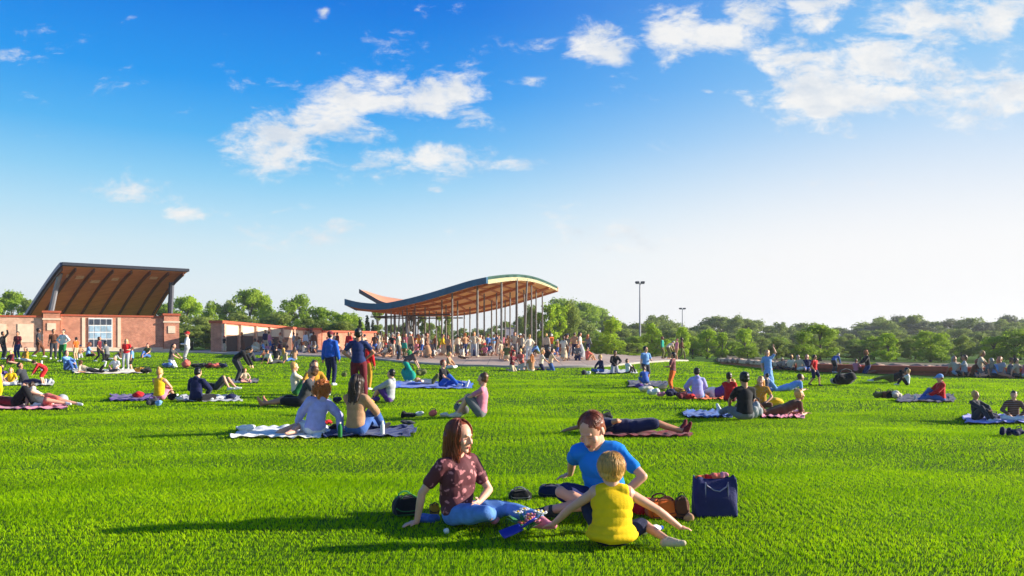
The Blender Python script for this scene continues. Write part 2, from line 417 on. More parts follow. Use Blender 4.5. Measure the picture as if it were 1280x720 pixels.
def paving():
    m, nt, b, out = new_mat('pinkish_concrete_paving')
    tc = nd(nt, 'ShaderNodeTexCoord')
    br = nd(nt, 'ShaderNodeTexBrick', i_Scale=1.0); br.offset = 0; br.inputs['Brick Width'].default_value = 1.5; br.inputs['Row Height'].default_value = 1.5; br.inputs['Mortar Size'].default_value = .02
    c = lin((205,180,160)); d = lin((188,160,142))
    br.inputs['Color1'].default_value = (*c, 1); br.inputs['Color2'].default_value = (*d, 1); br.inputs['Mortar'].default_value = (.22, .18, .15, 1)
    nt.links.new(tc.outputs['Object'], br.inputs['Vector'])
    n = nd(nt, 'ShaderNodeTexNoise', i_Scale=.5, i_Detail=7.0); nt.links.new(tc.outputs['Object'], n.inputs['Vector'])
    mx = nd(nt, 'ShaderNodeMix', data_type='RGBA', blend_type='MULTIPLY'); mx.inputs[0].default_value = .6
    nt.links.new(br.outputs['Color'], mx.inputs[6]); nt.links.new(n.outputs['Color'], mx.inputs[7])
    mr = nd(nt, 'ShaderNodeMapRange'); nt.links.new(n.outputs['Fac'], mr.inputs[0]); mr.inputs[3].default_value = .7; mr.inputs[4].default_value = 1.15
    mx2 = nd(nt, 'ShaderNodeVectorMath', operation='SCALE'); nt.links.new(br.outputs['Color'], mx2.inputs[0]); nt.links.new(mr.outputs[0], mx2.inputs['Scale'])
    nt.links.new(mx2.outputs[0], b.inputs['Base Color']); b.inputs['Roughness'].default_value = .85
    return m
tag(mb.obj('plaza', paving()), kind='structure')
# kerb along the lawn
mb = MB()
def kerb_ring(i):
    p = V(edge_pts[i]); q = V(edge_pts[min(i+1, NE)])-V(edge_pts[max(i-1, 0)]); n = V((q.y, -q.x, 0)).normalized()*-1
    o = []
    for (a, h) in ((0, -.1), (0, .09), (.02, .11), (.28, .11), (.3, .09), (.3, -.1)):
        w = p - n*a*-1; o.append(V((w.x, w.y, tz(w.x, w.y)+h)))
    return o
rings = [kerb_ring(i) for i in range(NV+1)]
mb.add([p for r in rings for p in r], [(i*6+k, i*6+k+1, (i+1)*6+k+1, (i+1)*6+k) for i in range(NV) for k in range(5)])
tag(mb.obj('kerb', mat('pale_concrete', lin((176,166,154)), rough=.85, scale=2)), kind='structure')

# ---- grass blades
EPY = np.array([[p[0]/p[1], p[1]] for p in edge_pts])    # edge distance by direction
o_ = np.argsort(EPY[:, 0]); EPY = EPY[o_]
BL = []     # ground covered by blankets
# ================================================================ brickwork
def brick_mat(name, c1, c2, mort, w=.22, h=.075):
    m, nt, b, out = new_mat(name)
    tc = nd(nt, 'ShaderNodeTexCoord'); sp = nd(nt, 'ShaderNodeSeparateXYZ'); nt.links.new(tc.outputs['Object'], sp.inputs[0])
    ad = nd(nt, 'ShaderNodeMath', operation='ADD'); nt.links.new(sp.outputs[0], ad.inputs[0]); nt.links.new(sp.outputs[1], ad.inputs[1])
    cb = nd(nt, 'ShaderNodeCombineXYZ'); nt.links.new(ad.outputs[0], cb.inputs[0]); nt.links.new(sp.outputs[2], cb.inputs[1])
    br = nd(nt, 'ShaderNodeTexBrick', i_Scale=1.0); br.inputs['Brick Width'].default_value = w; br.inputs['Row Height'].default_value = h; br.inputs['Mortar Size'].default_value = .008
    br.inputs['Color1'].default_value = (*lin(c1), 1); br.inputs['Color2'].default_value = (*lin(c2), 1); br.inputs['Mortar'].default_value = (*lin(mort), 1)
    nt.links.new(cb.outputs[0], br.inputs['Vector'])
    n = nd(nt, 'ShaderNodeTexNoise', i_Scale=1.6, i_Detail=8.0, i_Roughness=.7); nt.links.new(tc.outputs['Object'], n.inputs['Vector'])
    mr = nd(nt, 'ShaderNodeMapRange'); nt.links.new(n.outputs['Fac'], mr.inputs[0]); mr.inputs[1].default_value = .25; mr.inputs[2].default_value = .75; mr.inputs[3].default_value = .58; mr.inputs[4].default_value = 1.32
    sc = nd(nt, 'ShaderNodeVectorMath', operation='SCALE'); nt.links.new(br.outputs['Color'], sc.inputs[0]); nt.links.new(mr.outputs[0], sc.inputs['Scale'])
    nt.links.new(sc.outputs[0], b.inputs['Base Color']); b.inputs['Roughness'].default_value = .9
    bp = nd(nt, 'ShaderNodeBump', i_Strength=.4, i_Distance=.01); nt.links.new(br.outputs['Fac'], bp.inputs['Height']); bp.invert = True; nt.links.new(bp.outputs[0], b.inputs['Normal'])
    return m
BRICK = brick_mat('orange_red_brick', (205,132,98), (184,106,76), (205,180,158))
BRICKL = brick_mat('pale_pink_brick', (216,168,138), (200,146,116), (215,198,180))
BRICKR = brick_mat('red_brick', (160,88,66), (132,66,50), (150,92,72))
STONE = mat('cream_stone', lin((222,200,172)), rough=.85, scale=3, var=.12)
COPE = mat('rust_coping', lin((176,84,52)), rough=.75, scale=4, var=.15)
STEEL = mat('dark_steel', lin((66,68,78)), rough=.45, metal=.3, scale=5, var=.1, bump=.05)
STEELG = mat('grey_steel', lin((150,150,156)), rough=.45, metal=.2, scale=5, var=.08, bump=.05)
def wood_mat(name, c1, c2, sx=1, sy=14):
    m, nt, b, out = new_mat(name)
    tc = nd(nt, 'ShaderNodeTexCoord'); mp = nd(nt, 'ShaderNodeMapping'); mp.inputs['Scale'].default_value = (sx, sy, sy*.6); nt.links.new(tc.outputs['Object'], mp.inputs[0])
    n = nd(nt, 'ShaderNodeTexNoise', i_Scale=.7, i_Detail=6.0, i_Roughness=.6); nt.links.new(mp.outputs[0], n.inputs['Vector'])
    mr = nd(nt, 'ShaderNodeMapRange'); nt.links.new(n.outputs['Fac'], mr.inputs[0]); mr.inputs[1].default_value = .3; mr.inputs[2].default_value = .7
    mx = nd(nt, 'ShaderNodeMix', data_type='RGBA'); mx.inputs[6].default_value = (*lin(c1), 1); mx.inputs[7].default_value = (*lin(c2), 1)
    nt.links.new(mr.outputs[0], mx.inputs[0]); nt.links.new(mx.outputs[2], b.inputs['Base Color']); b.inputs['Roughness'].default_value = .55
    return m
WOODS = wood_mat('brown_stage_ceiling', (206,122,64), (232,150,86), 1, 5)
WOODD = wood_mat('dark_rib_timber', (86,48,28), (112,64,38))
WOODO = wood_mat('golden_pavilion_ceiling', (240,176,84), (255,210,126), .6, 6)
WOODR = wood_mat('rust_purlin_timber', (178,102,46), (206,128,62))
NAVYM = mat('navy_roof_metal', lin((20,82,114)), rough=.4, metal=.2, scale=1.5, var=.25, bump=.03)
GREENM = mat('green_roof_metal', lin((66,112,98)), rough=.45, metal=.2, scale=1.5, var=.15, bump=.03)
CREAMM = mat('cream_fascia', lin((216,212,170)), rough=.6, scale=2, var=.08, bump=.03)
GLASS = mat('blue_grey_glass', lin((150,180,198)), rough=.08, var=.35, scale=1.4, bump=0, spec=.9)
DARKG = mat('dark_glass', lin((40,52,70)), rough=.08, var=.35, scale=2.4, bump=0, spec=.9)
WHITE = mat('white_frame', lin((232,228,222)), rough=.5, scale=4, var=.05, bump=.03)

# ---------------- stage building
st = empty('stage_building', hit(60, 441)); tag(st, 'brick stage with a tilted curved brown roof on dark posts', 'stage', None)
st.rotation_euler = (0, 0, 0); OX = st.location.copy()
def sub(p): return V(p)-OX
A0 = P(-70, 441, 58.0); A1 = P(224, 441, 66.5); A0.z = .7; A1.z = .7
d_ = (A1-A0); d_.z = 0; LW = d_.length; d_.normalize(); n_ = V((d_.y, -d_.x, 0))      # n_ faces the lawn
AX = (d_, -n_, V((0, 0, 1)))
def on(t_px, off=0, z=0):     # a point on the wall face below column px
    s = (t_px-640)/FPX; # solve A0+d*k has x/y = s
    k = (s*A0.y-A0.x)/(d_.x-s*d_.y); p = A0+d_*k+n_*off; p.z = z; return p
def zat(px, v):
    p = on(px); return CAMH-(v-HOR)/FPX*p.y
def wallseg(u0, u1, v_top, thick, off, name, m, v_bot=None, bev=0, parent=st):
    a, b = on(u0, off), on(u1, off); zt = zat((u0+u1)/2, v_top); zb = .5 if v_bot is None else zat((u0+u1)/2, v_bot)
    c = (a+b)/2-n_*(thick/2); c.z = (zt+zb)/2
    return MB().box(sub(c), ((b-a).length, thick, zt-zb), ax=AX, bev=bev).obj(name, m, parent)
wallseg(-70, 53.5, 396, .4, 0, 'wall', BRICKL)
wallseg(75.5, 204, 396, .4, 0, 'wall', BRICK)
wallseg(-70, 53.5, 393.6, .56, .08, 'coping', COPE, 395.9)
wallseg(75.5, 204, 393.8, .56, .08, 'coping', COPE, 395.9)
for (a, b, vt) in ((54, 75, 391), (204.5, 223.5, 394.5)):
    pl = wallseg(a, b, vt, .9, .3, 'pilaster', BRICK)
    wallseg(a-1.5, b+1.5, vt-2.4, 1.12, .41, 'cap', COPE, vt+.1, parent=pl)
    wallseg(a-1, b+1, vt+7, 1.0, .36, 'band', STONE, vt+9, parent=pl)
    wallseg(a+5, b-5, vt+13, .1, .36, 'panel', STONE, vt+22, parent=pl)
    wallseg(a-1, b+1, 436, 1.0, .38, 'plinth', STONE, 442, parent=pl)
for (a, b) in ((-70, 53.3), (75.8, 204)): wallseg(a, b, 434.5, .5, .06, 'plinth', STONE, 442.5)
for (a, b) in ((-40, -22), (-8, 8), (22, 42)):     # recessed looking pale panels
    wallseg(a, b, 405, .06, .05, 'panel', STONE, 428)
for u in (104.5, 149): wallseg(u-2, u+2, 397, .1, .06, 'trim', STONE, 434)
# glazed screen with its grid
gl = wallseg(110.5, 140.5, 397.5, .12, .1, 'window', WHITE, 434.5)
for i, (a, b) in enumerate(((111.7, 116.8), (118.2, 125), (126.4, 132.4), (133.8, 139.4))):
    for j, (v0, v1) in enumerate(((399, 406), (407.4, 414.5), (416, 423), (424.4, 433.5))):
        if i == 0 and j == 3: pass
        wallseg(a, b, v0, .06, .13, 'pane', (GLASS if (i*3+j*5) % 3 else DARKG), v1, parent=gl)
# roof shell
F0 = P(77, 333, 61.5); F1 = P(235.5, 341, 66.5); B0 = P(19, 399, 74); B1 = P(183, 402, 79); B0.z = B1.z = 2.4
def shell(t, s, dz=0):
    f = F0.lerp(F1, t); b = B0.lerp(B1, t); p = f.lerp(b, s); ex = 1.12+.33*t
    p.z = f.z-(f.z-b.z)*(max(s, 0)**ex)+dz; return sub(p)
MB().slab(lambda a, b: shell(a, b, .32), lambda a, b: shell(a, b, .1), 24, 20).obj('roof', STEEL, st)
MB().slab(lambda a, b: shell(.012+a*.976, .012+b*.976, .098), lambda a, b: shell(.012+a*.976, .012+b*.976, .02), 24, 20).obj('ceiling', WOODS, st)
for t in [.0, .1, .24, .385, .53, .68, .83, .955]:
    w = .011
    MB().slab(lambda a, b: shell(t+a*w+.004, .015+b*.97, .019), lambda a, b: shell(t+a*w+.004, .015+b*.97, -.26+.06*b), 1, 22).obj('rib', WOODD, st)
for s in ():
    MB().slab(lambda a, b: shell(.02+a*.96, s+b*.012, .018), lambda a, b: shell(.02+a*.96, s+b*.012, -.1), 24, 1).obj('purlin', WOODD, st)
mb = MB()
MB().slab(lambda a, b: shell(a, -.02+b*.02, .33), lambda a, b: shell(a, -.02+b*.02, .09), 24, 1).obj('fascia', STEEL, st)
MB().slab(lambda a, b: shell(-.012+a*.012, b, .33), lambda a, b: shell(-.012+a*.012, b, .0), 1, 20).obj('fascia', mat('blue_grey_edge_metal', lin((60,74,120)), rough=.4, metal=.3), st)
for (t, s, w) in ((.09, .12, .035), (.165, .14, .06), (.30, .2, .07), (.74, .13, .06), (.45, .16, .05)):
    MB().slab(lambda a, b: shell(t+a*w, s+b*.035, .017), lambda a, b: shell(t+a*w, s+b*.035, -.06), 3, 2).obj('ceiling_light', mat('pale_ceiling_panel', lin((240,196,150)), rough=.5, bump=0), st)
MB().tube([sub(P(75.5, 341, 63)), sub(P(69, 365, 63.5)), sub(P(63.5, 391, 64))], [.2, .2, .22], 8).obj('post', STEELG, st)
MB().tube([sub(P(214.5, 353, 67.4)), sub(P(212.5, 400, 67.4))], [.24, .24], 8).obj('post', STEEL, st)
MB().tube([sub(P(214.5, 357, 67.4)), sub(P(228, 344, 66.8))], [.12, .12], 8).obj('strut', STEEL, st)

# ---------------- brick range that runs back beside the plaza
def wall_between(name, a, b, ztop0, ztop1, label, bricks=BRICK, band=True, openings=0, zb=.4, thick=.5, cat='wall', coped=COPE):
    o = empty(name, ((a.x+b.x)/2, (a.y+b.y)/2, zb)); O = o.location.copy(); tag(o, label, cat)
    d = (b-a); d.z = 0; L = d.length; d.normalize(); n = V((d.y, -d.x, 0))
    if n.dot(-(a+b)/2) < 0: n = -n
    def pt(t, off, z): 
        p = a+d*(L*t)+n*off; p.z = z; return p-O
    def zt(t): return ztop0+(ztop1-ztop0)*t
    def slab(nm, t0, t1, o0, o1, f0, f1, m, par=o):
        vs = [pt(t, q, (f1 if k else f0)(t)) for t in (t0, t1) for q in (o0, o1) for k in (0, 1)]
        return MB().add(vs, [(0,1,3,2),(4,6,7,5),(0,4,5,1),(2,3,7,6),(0,2,6,4),(1,5,7,3)]).obj(nm, m, par)
    slab('wall', 0, 1, -thick, 0, lambda t: zb-.3, lambda t: zt(t)-.12, bricks)
    if coped: slab('coping', -.005, 1.005, -thick-.12, .14, lambda t: zt(t)-.118, lambda t: zt(t)+.1, coped)
    if band:
        slab('band', .03, .97, .003, .05, lambda t: zb+(zt(t)-zb)*.58, lambda t: zb+(zt(t)-zb)*.9, STONE)
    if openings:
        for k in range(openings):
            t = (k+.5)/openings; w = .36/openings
            f = slab('opening', t-w, t+w, .004, .07, lambda t: zb-.1, lambda t: zb+(zt(t)-zb)*.56, mat('painted_recess_shade', lin((92,70,58)), rough=.9))  # dark slab on the wall face, the opening's shade put into its colour
        for k in range(openings+1):
            t = min(max(k/openings, .006), .994)
            slab('pier', t-.007, t+.007, .006, .26, lambda t: zb-.2, lambda t: zb+(zt(t)-zb)*.93, BRICKL)
    return o
RB0 = P(277, 437, 62); RB1 = P(391, 437, 87)
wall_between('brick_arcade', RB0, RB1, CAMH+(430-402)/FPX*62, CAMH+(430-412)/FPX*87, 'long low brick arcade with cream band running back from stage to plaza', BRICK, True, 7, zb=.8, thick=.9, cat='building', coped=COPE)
e = wall_between('brick_pier', P(391, 437, 84), P(402, 437, 84.6), CAMH+(430-411)/FPX*84, CAMH+(430-411)/FPX*84, 'square brick pier at the far end of the long arcade', BRICK, False, zb=.7, thick=1.0, cat='pier')
wall_between('brick_wall', P(403, 437, 85), P(470, 437, 92), CAMH+(430-414)/FPX*85, CAMH+(430-415)/FPX*92, 'low orange brick wall between the arcade pier and the wavy pavilion', BRICK, False, zb=.6, thick=.5)

# ---------------- low retaining walls on the right of the lawn
RW = [hit(905, 455.5), hit(1000, 464), hit(1100, 468), hit(1200, 470.5), hit(1330, 473)]
for p in RW: p.y += .9
hts = [.30, .30, .32, .32, .30]
labs = ['low orange brick retaining wall beside the path, stretch nearest the lamp posts', 'low red brick retaining wall behind the child in red and black dome bag',
        'low red brick retaining wall behind the person in the red hooded jacket', 'dark red brick retaining wall at the lawn end, under the bushy trees']
for i in range(4):
    a, b = RW[i], RW[i+1].copy(); dd = (b-a).normalized(); b = b-dd*.03
    wall_between('retaining_wall', a, b, a.z+hts[i], b.z+hts[i+1], labs[i], BRICK if i == 0 else BRICKR, False, zb=min(a.z, b.z)-.05, thick=.35, coped=(STONE if i == 0 else COPE))['group'] = 'low brick walls edging the lawn'

COLM = mat('weathered_grey_post', lin((112,108,106)), rough=.6, scale=4, var=.3)
# ---------------- wavy pavilion
NP = [(431,375,60),(452,379.5,59),(478,380.5,58),(505,376,57),(535,368.5,55.5),(565,359.5,54),(590,352,53),(610,347.5,52)]
FP = [(446,384,80),(475,387,79),(505,390,78),(540,391.5,77),(580,389.5,75),(620,382,73),(660,371,71),(697,359.5,69)]
def NPt(t): u, v, y = crom(NP, t); return P(u, v, y)
def FPt(t): u, v, y = crom(FP, t); return P(u, v, y)
def proof(t, w, dz=0):
    a, b = NPt(t), FPt(t); p = a.lerp(b, w); p.z += .55*math.sin(math.pi*w)*t + dz; return p
pv = empty('pavilion', proof(.5, .5)*1.0); pv.location.z = .5; PO = pv.location.copy()
tag(pv, 'open pavilion with wavy navy edged roof, timber underside and slender columns', 'pavilion')
q = lambda t, w, dz=0: proof(t, w, dz)-PO
TH = .34
MB().slab(lambda a, b: q(a, b, .02), lambda a, b: q(a, b, -.12), 48, 14).obj('roof', GREENM, pv)
MB().slab(lambda a, b: q(.004+a*.992, .006+b*.988, -.122), lambda a, b: q(.004+a*.992, .006+b*.988, -.2), 48, 14).obj('ceiling', WOODO, pv)
MB().slab(lambda a, b: q(a, -.02+b*.02, .08), lambda a, b: q(a, -.02+b*.02, -.42+.06*a), 48, 1).obj('fascia', NAVYM, pv)
MB().slab(lambda a, b: q(1+a*.006, b, .1), lambda a, b: q(1+a*.006, b, -.12), 1, 20).obj('fascia', GREENM, pv)
MB().slab(lambda a, b: q(1+a*.005, .0+b, -.122), lambda a, b: q(1+a*.005, b, -.42+.12*b), 1, 20).obj('fascia', CREAMM, pv)
MB().slab(lambda a, b: q(a, 1+b*.012, .06), lambda a, b: q(a, 1+b*.012, -.34), 48, 1).obj('fascia', WOODR, pv)
MB().slab(lambda a, b: q(-.006+a*.006, b, .06), lambda a, b: q(-.006+a*.006, b, -.4), 1, 14).obj('fascia', NAVYM, pv)
for w in (.14, .38, .62, .86):
    MB().slab(lambda a, b: q(.01+a*.98, w+b*.022, -.201), lambda a, b: q(.01+a*.98, w+b*.016, -.4), 48, 1).obj('purlin', WOODR, pv)
for i in range(14):
    t = .05+i*.068
    MB().slab(lambda a, b: q(t+a*.006, .02+b*.96, -.2005), lambda a, b: q(t+a*.006, .02+b*.96, -.3), 1, 16).obj('rafter', WOODR, pv)
# columns stand where the photograph has them, on the plaza
def col_at(px, w, r=.13, lean=0, m=None):
    r *= .58
    best = min((abs(640+FPX*proof(t/200, w).x/proof(t/200, w).y-px), t/200) for t in range(201))
    p = proof(best[1], w, -.2); x, y = p.x, p.y; zb = tz(x, y)
    c = MB().tube([V((x+lean, y, zb))-PO, V((x+lean*.3, y, p.z-1.2))-PO, V((x, y, p.z))-PO], [r, r*.95, r*.8], 10).obj('column', m or COLM, pv)
    MB().tube([V((x+lean, y, zb))-PO, V((x+lean, y, zb+.15))-PO], [r*1.5, r*1.4], 10).obj('footing', STONE, c)
for (px, w, r, ln) in ((489,.45,.12,0),(499,.7,.12,-.2),(508,.3,.13,.3),(516,.62,.12,0),(523,.85,.12,0),(531,.4,.12,0),(545,.8,.12,0),(552,.3,.13,0),(565.5,.12,.14,0),(580,.9,.12,0),
                      (587.5,.8,.12,0),(597,.14,.16,0),(614,.75,.13,0),(627,.2,.15,0),(631,.85,.12,0),(645,.45,.14,0),(650,.12,.13,0),(659,.5,.15,-.25),(670,.82,.12,0),(678,.9,.12,0),(482,.75,.12,0),(494,.9,.12,0),(503,.5,.12,.2),(512,.85,.12,0),(519,.35,.12,-.2),(537,.65,.12,0),(558,.55,.12,0),(572,.45,.12,0),(605,.5,.12,0),(621,.6,.12,0),(638,.7,.12,0),(654,.75,.12,.2),(664,.65,.12,0)):
    if px > 640 and w < .3: w = .35
    col_at(px, w, r, ln)
for w in (.3, .62): # tie rails under the roof
    MB().tube([q(.16, w, -1.0), q(.4, w, -1.0), q(.62, w, -1.5)], .06, 8).obj('tie_rail', STEEL, pv)
# second sail roof rising behind it
sr = empty('sail_roof', P(490, 372, 86)); SO = sr.location.copy(); tag(sr, 'small upswept orange timber roof tip showing behind the wavy pavilion roof', 'roof canopy')
SA = [P(449,363,82), P(464,371.5,82), P(480,379.5,82), P(505,384,82)]; SB = [P(457,364.5,92), P(478,371,92), P(502,375,92), P(528,379,92)]
def sail(a, b, dz=0): 
    p = V(crom([tuple(x) for x in SA], a)).lerp(V(crom([tuple(x) for x in SB], a)), b); p.z += dz; return p-SO
MB().slab(lambda a, b: sail(a, b, .1), lambda a, b: sail(a, b, 0), 16, 6).obj('roof', mat('orange_timber_boards', lin((224,150,104)), rough=.6, var=.12, scale=3), sr)
MB().slab(lambda a, b: sail(a, b, -.002), lambda a, b: sail(a, b, -.08), 16, 6).obj('ceiling', mat('orange_timber_boards', lin((224,150,104)), rough=.6, var=.12, scale=3), sr)
MB().slab(lambda a, b: sail(a, -.03+b*.03, .16), lambda a, b: sail(a, -.03+b*.03, -.3), 16, 1).obj('fascia', STEEL, sr)
for (a, b) in ((.6, .3), (.92, .3), (.6, .8), (.92, .8)):
    p = sail(a, b, -.08); z = tz((p+SO).x, (p+SO).y)
    MB().tube([V((p.x, p.y, z-SO.z)), p], .13, 8).obj('column', STEEL, sr)
# small white kiosk seen between the columns
ks = empty('kiosk', V((P(637, 430, 84).x, 84, tz(0, 84)))); tag(ks, 'small white kiosk with grey lid roof standing beyond the pavilion columns', 'kiosk')
MB().box((0, 0, 1.3), (1.0, 1.0, 2.6), bev=.03).obj('body', WHITE, ks); MB().box((0, 0, 2.68), (1.25, 1.25, .15), bev=.03).obj('roof', STEELG, ks); MB().box((0, -.51, 1.5), (.7, .03, .8)).obj('hatch', DARKG, ks)

# ---------------- lamp posts
def lamp(u, vtop, Y, label, w):
    x = (u-640)/FPX*Y; zb = 0.0; zt = CAMH+(HOR-vtop)/FPX*Y
    o = empty('lamp_post', (x, Y, zb)); tag(o, label, 'lamp post', 'tall lamp posts beyond the path')
    h = zt-zb
    MB().tube([(0, 0, .3), (0, 0, h*.5), (0, 0, h-.3)], [.13, .11, .08], 12).obj('pole', STEELG, o)
    MB().tube([(0, 0, -.1), (0, 0, .6)], [.24, .22], 14).obj('base', STONE, o)
    MB().box((0, 0, h-.25), (w*1.05, .1, .08)).obj('crossarm', STEEL, o)
    for s in (-1, 1):
        hd = MB().box((s*w*.33, 0, h-.08), (w*.5, .45, .22), bev=.05).obj('lamp_head', STEEL, o)
        MB().box((s*w*.33, 0, h-.2), (w*.4, .35, .03)).obj('lens', WHITE, hd)
lamp(800, 352, 92, 'tall grey floodlight post with twin heads, the taller of two', 1.0)
lamp(853, 385, 150, 'smaller distant floodlight post with twin heads above the treetops', 1.15)
# white marker post on the lawn
p = hit(52, 463); o = empty('marker_post', p); tag(o, 'short white marker post standing on the lawn behind the red shirt group', 'post')
MB().tube([(0, 0, -.1), (0, 0, .5)], [.05, .05], 12).obj('post_shaft', WHITE, o); MB().ell((0, 0, .5), (.052, .052, .03)).obj('cap', WHITE, o)
# ================================================================ trees
def leaf_mat(name, dark, light):
    m, nt, b, out = new_mat(name)
    tc = nd(nt, 'ShaderNodeTexCoord'); geo = nd(nt, 'ShaderNodeNewGeometry'); oi = nd(nt, 'ShaderNodeObjectInfo')
    n = nd(nt, 'ShaderNodeTexNoise', i_Scale=.9, i_Detail=4.0); nt.links.new(tc.outputs['Object'], n.inputs['Vector'])
    a = nd(nt, 'ShaderNodeMath', operation='MULTIPLY_ADD'); nt.links.new(geo.outputs['Random Per Island'], a.inputs[0]); a.inputs[1].default_value = .4; nt.links.new(n.outputs['Fac'], a.inputs[2])
    a2 = nd(nt, 'ShaderNodeMath', operation='MULTIPLY_ADD'); nt.links.new(oi.outputs['Random'], a2.inputs[0]); a2.inputs[1].default_value = .25; nt.links.new(a.outputs[0], a2.inputs[2])
    mr = nd(nt, 'ShaderNodeMapRange'); nt.links.new(a2.outputs[0], mr.inputs[0]); mr.inputs[1].default_value = .5; mr.inputs[2].default_value = 1.15
    mx = nd(nt, 'ShaderNodeMix', data_type='RGBA'); mx.inputs[6].default_value = (*dark, 1); mx.inputs[7].default_value = (*light, 1)
    nt.links.new(mr.outputs[0], mx.inputs[0]); nt.links.new(mx.outputs[2], b.inputs['Base Color'])
    b.inputs['Roughness'].default_value = .6; b.inputs['Specular IOR Level'].default_value = .2
    tr = nd(nt, 'ShaderNodeBsdfTranslucent'); nt.links.new(mx.outputs[2], tr.inputs['Color'])
    ms = nd(nt, 'ShaderNodeMixShader'); ms.inputs[0].default_value = .45
    nt.links.new(b.outputs[0], ms.inputs[1]); nt.links.new(tr.outputs[0], ms.inputs[2]); nt.links.new(ms.outputs[0], out.inputs[0])
    return m
LEAF = {'dark': leaf_mat('dark_leaves', (.18, .25, .04), (.36, .44, .08)),
        'mid': leaf_mat('mid_green_leaves', (.21, .34, .02), (.42, .56, .04)),
        'bright': leaf_mat('bright_yellow_green_leaves', (.28, .44, .01), (.52, .68, .03)),
        'needle': leaf_mat('dark_conifer_needles', (.018, .035, .018), (.04, .07, .03)),
        'pale': leaf_mat('grey_green_leaves', (.14, .17, .09), (.28, .31, .17))}
BARK = mat('grey_brown_bark', (.11, .085, .065), rough=.95, scale=3, bump=.5, bscale=12, var=.3)
def crown_pts(kind, rng):
    """clump centres and radii in a crown of unit height (z 0..1)"""
    L = []
    if kind == 'broad':
        for _ in range(46):
            a = rng.uniform(0, 6.28); z = rng.uniform(.1, .95); k = math.sin(math.pi*min(1, .12+z*.84))**.6; r = .36*k*rng.uniform(.25, 1)
            L.append((r*math.cos(a), r*math.sin(a), z, rng.uniform(.05, .12)))
    elif kind == 'oval':
        for _ in range(32):
            z = rng.uniform(.08, .95); k = math.sin(math.pi*min(1, (z+.08)*.93))**.7*.27; a = rng.uniform(0, 6.28); r = rng.uniform(.2, 1)*k
            L.append((r*math.cos(a), r*math.sin(a), z, rng.uniform(.07, .13)))
    elif kind == 'tall':
        for _ in range(24):
            z = rng.uniform(.1, .95); k = .17*math.sin(math.pi*min(1, z*.85+.12))**.6; a = rng.uniform(0, 6.28); r = rng.uniform(.1, 1)*k
            L.append((r*math.cos(a), r*math.sin(a), z, rng.uniform(.05, .09)))
    elif kind == 'conifer':
        for i in range(30):
            z = .08+.9*i/30; k = .2*(1-z)+.01; a = rng.uniform(0, 6.28)
            L.append((k*.6*math.cos(a), k*.6*math.sin(a), z, .03+.1*(1-z)))
    else:   # bush
        for _ in range(18):
            a = rng.uniform(0, 6.28); r = rng.uniform(0, .55); z = rng.uniform(.2, .8)
            L.append((r*math.cos(a), r*math.sin(a), z*(1-r*.6), rng.uniform(.14, .26)))
    return L
def crown_mesh(kind, seed, n, leaf):
    rng = random.Random(seed); rs = np.random.RandomState(seed)
    L = crown_pts(kind, rng); w = np.array([l[3]**2 for l in L]); w /= w.sum()
    k = rs.choice(len(L), n, p=w); c = np.array(L)[k]
    d = rs.normal(size=(n, 3)); d /= np.linalg.norm(d, axis=1)[:, None]
    rad = rs.uniform(.5, 1.12, n)**.6*c[:, 3]
    p = c[:, :3]+d*rad[:, None]*np.array([1, 1, .85])
    stray = rs.rand(n) < .06; p[stray] += d[stray]*c[stray, 3:4]*.55
    t1 = np.cross(d, rs.normal(size=(n, 3))); t1 /= np.linalg.norm(t1, axis=1)[:, None]
    nn = d+rs.normal(size=(n, 3))*.5; t1 = np.cross(nn, rs.normal(size=(n, 3))); t1 /= np.linalg.norm(t1, axis=1)[:, None]
    t2 = np.cross(nn, t1); t2 /= np.linalg.norm(t2, axis=1)[:, None]
    s = leaf*rs.uniform(.5, 1.3, n)[:, None]
    v = np.stack([p-t1*s*.5, p+t2*s*.32, p+t1*s*.5, p-t2*s*.32], 1).reshape(-1, 3)
    return mesh_fast(kind+'_crown', v, np.arange(n*4).reshape(-1, 4), 4)
def trunk_mesh(kind, seed):
    rng = random.Random(seed); mb = MB(); top = {'broad': .62, 'oval': .8, 'tall': .85, 'conifer': .95, 'bush': .4}[kind]; r0 = {'bush': .02}.get(kind, .022)
    mb.tube([(0, 0, -.03), (.005, 0, top*.3), (-.008, .006, top*.65), (0, 0, top)], [r0*1.4, r0, r0*.7, r0*.2], 8)
    for L in crown_pts(kind, random.Random(seed))[:10]:
        zb = min(top*.8, L[2]*.55+.04); mb.tube([(0, 0, zb), (L[0]*.5, L[1]*.5, (zb+L[2])/2), (L[0], L[1], L[2])], [r0*.5, r0*.35, r0*.1], 5)
    return mb.mesh(kind+'_trunk')
TREEP = {}
for kind, n, leaf, vs in (('broad', 9000, .038, 6), ('oval', 5500, .042, 4), ('tall', 4000, .042, 2), ('conifer', 3500, .05, 2), ('bush', 2500, .1, 3)):
    TREEP[kind] = [(crown_mesh(kind, 31*i+len(kind), n, leaf), trunk_mesh(kind, 31*i+len(kind))) for i in range(vs)]
NAMEK = {'broad': 'broadleaf_tree', 'oval': 'young_tree', 'tall': 'poplar_tree', 'conifer': 'conifer_tree', 'bush': 'bush'}
used_lab = set()
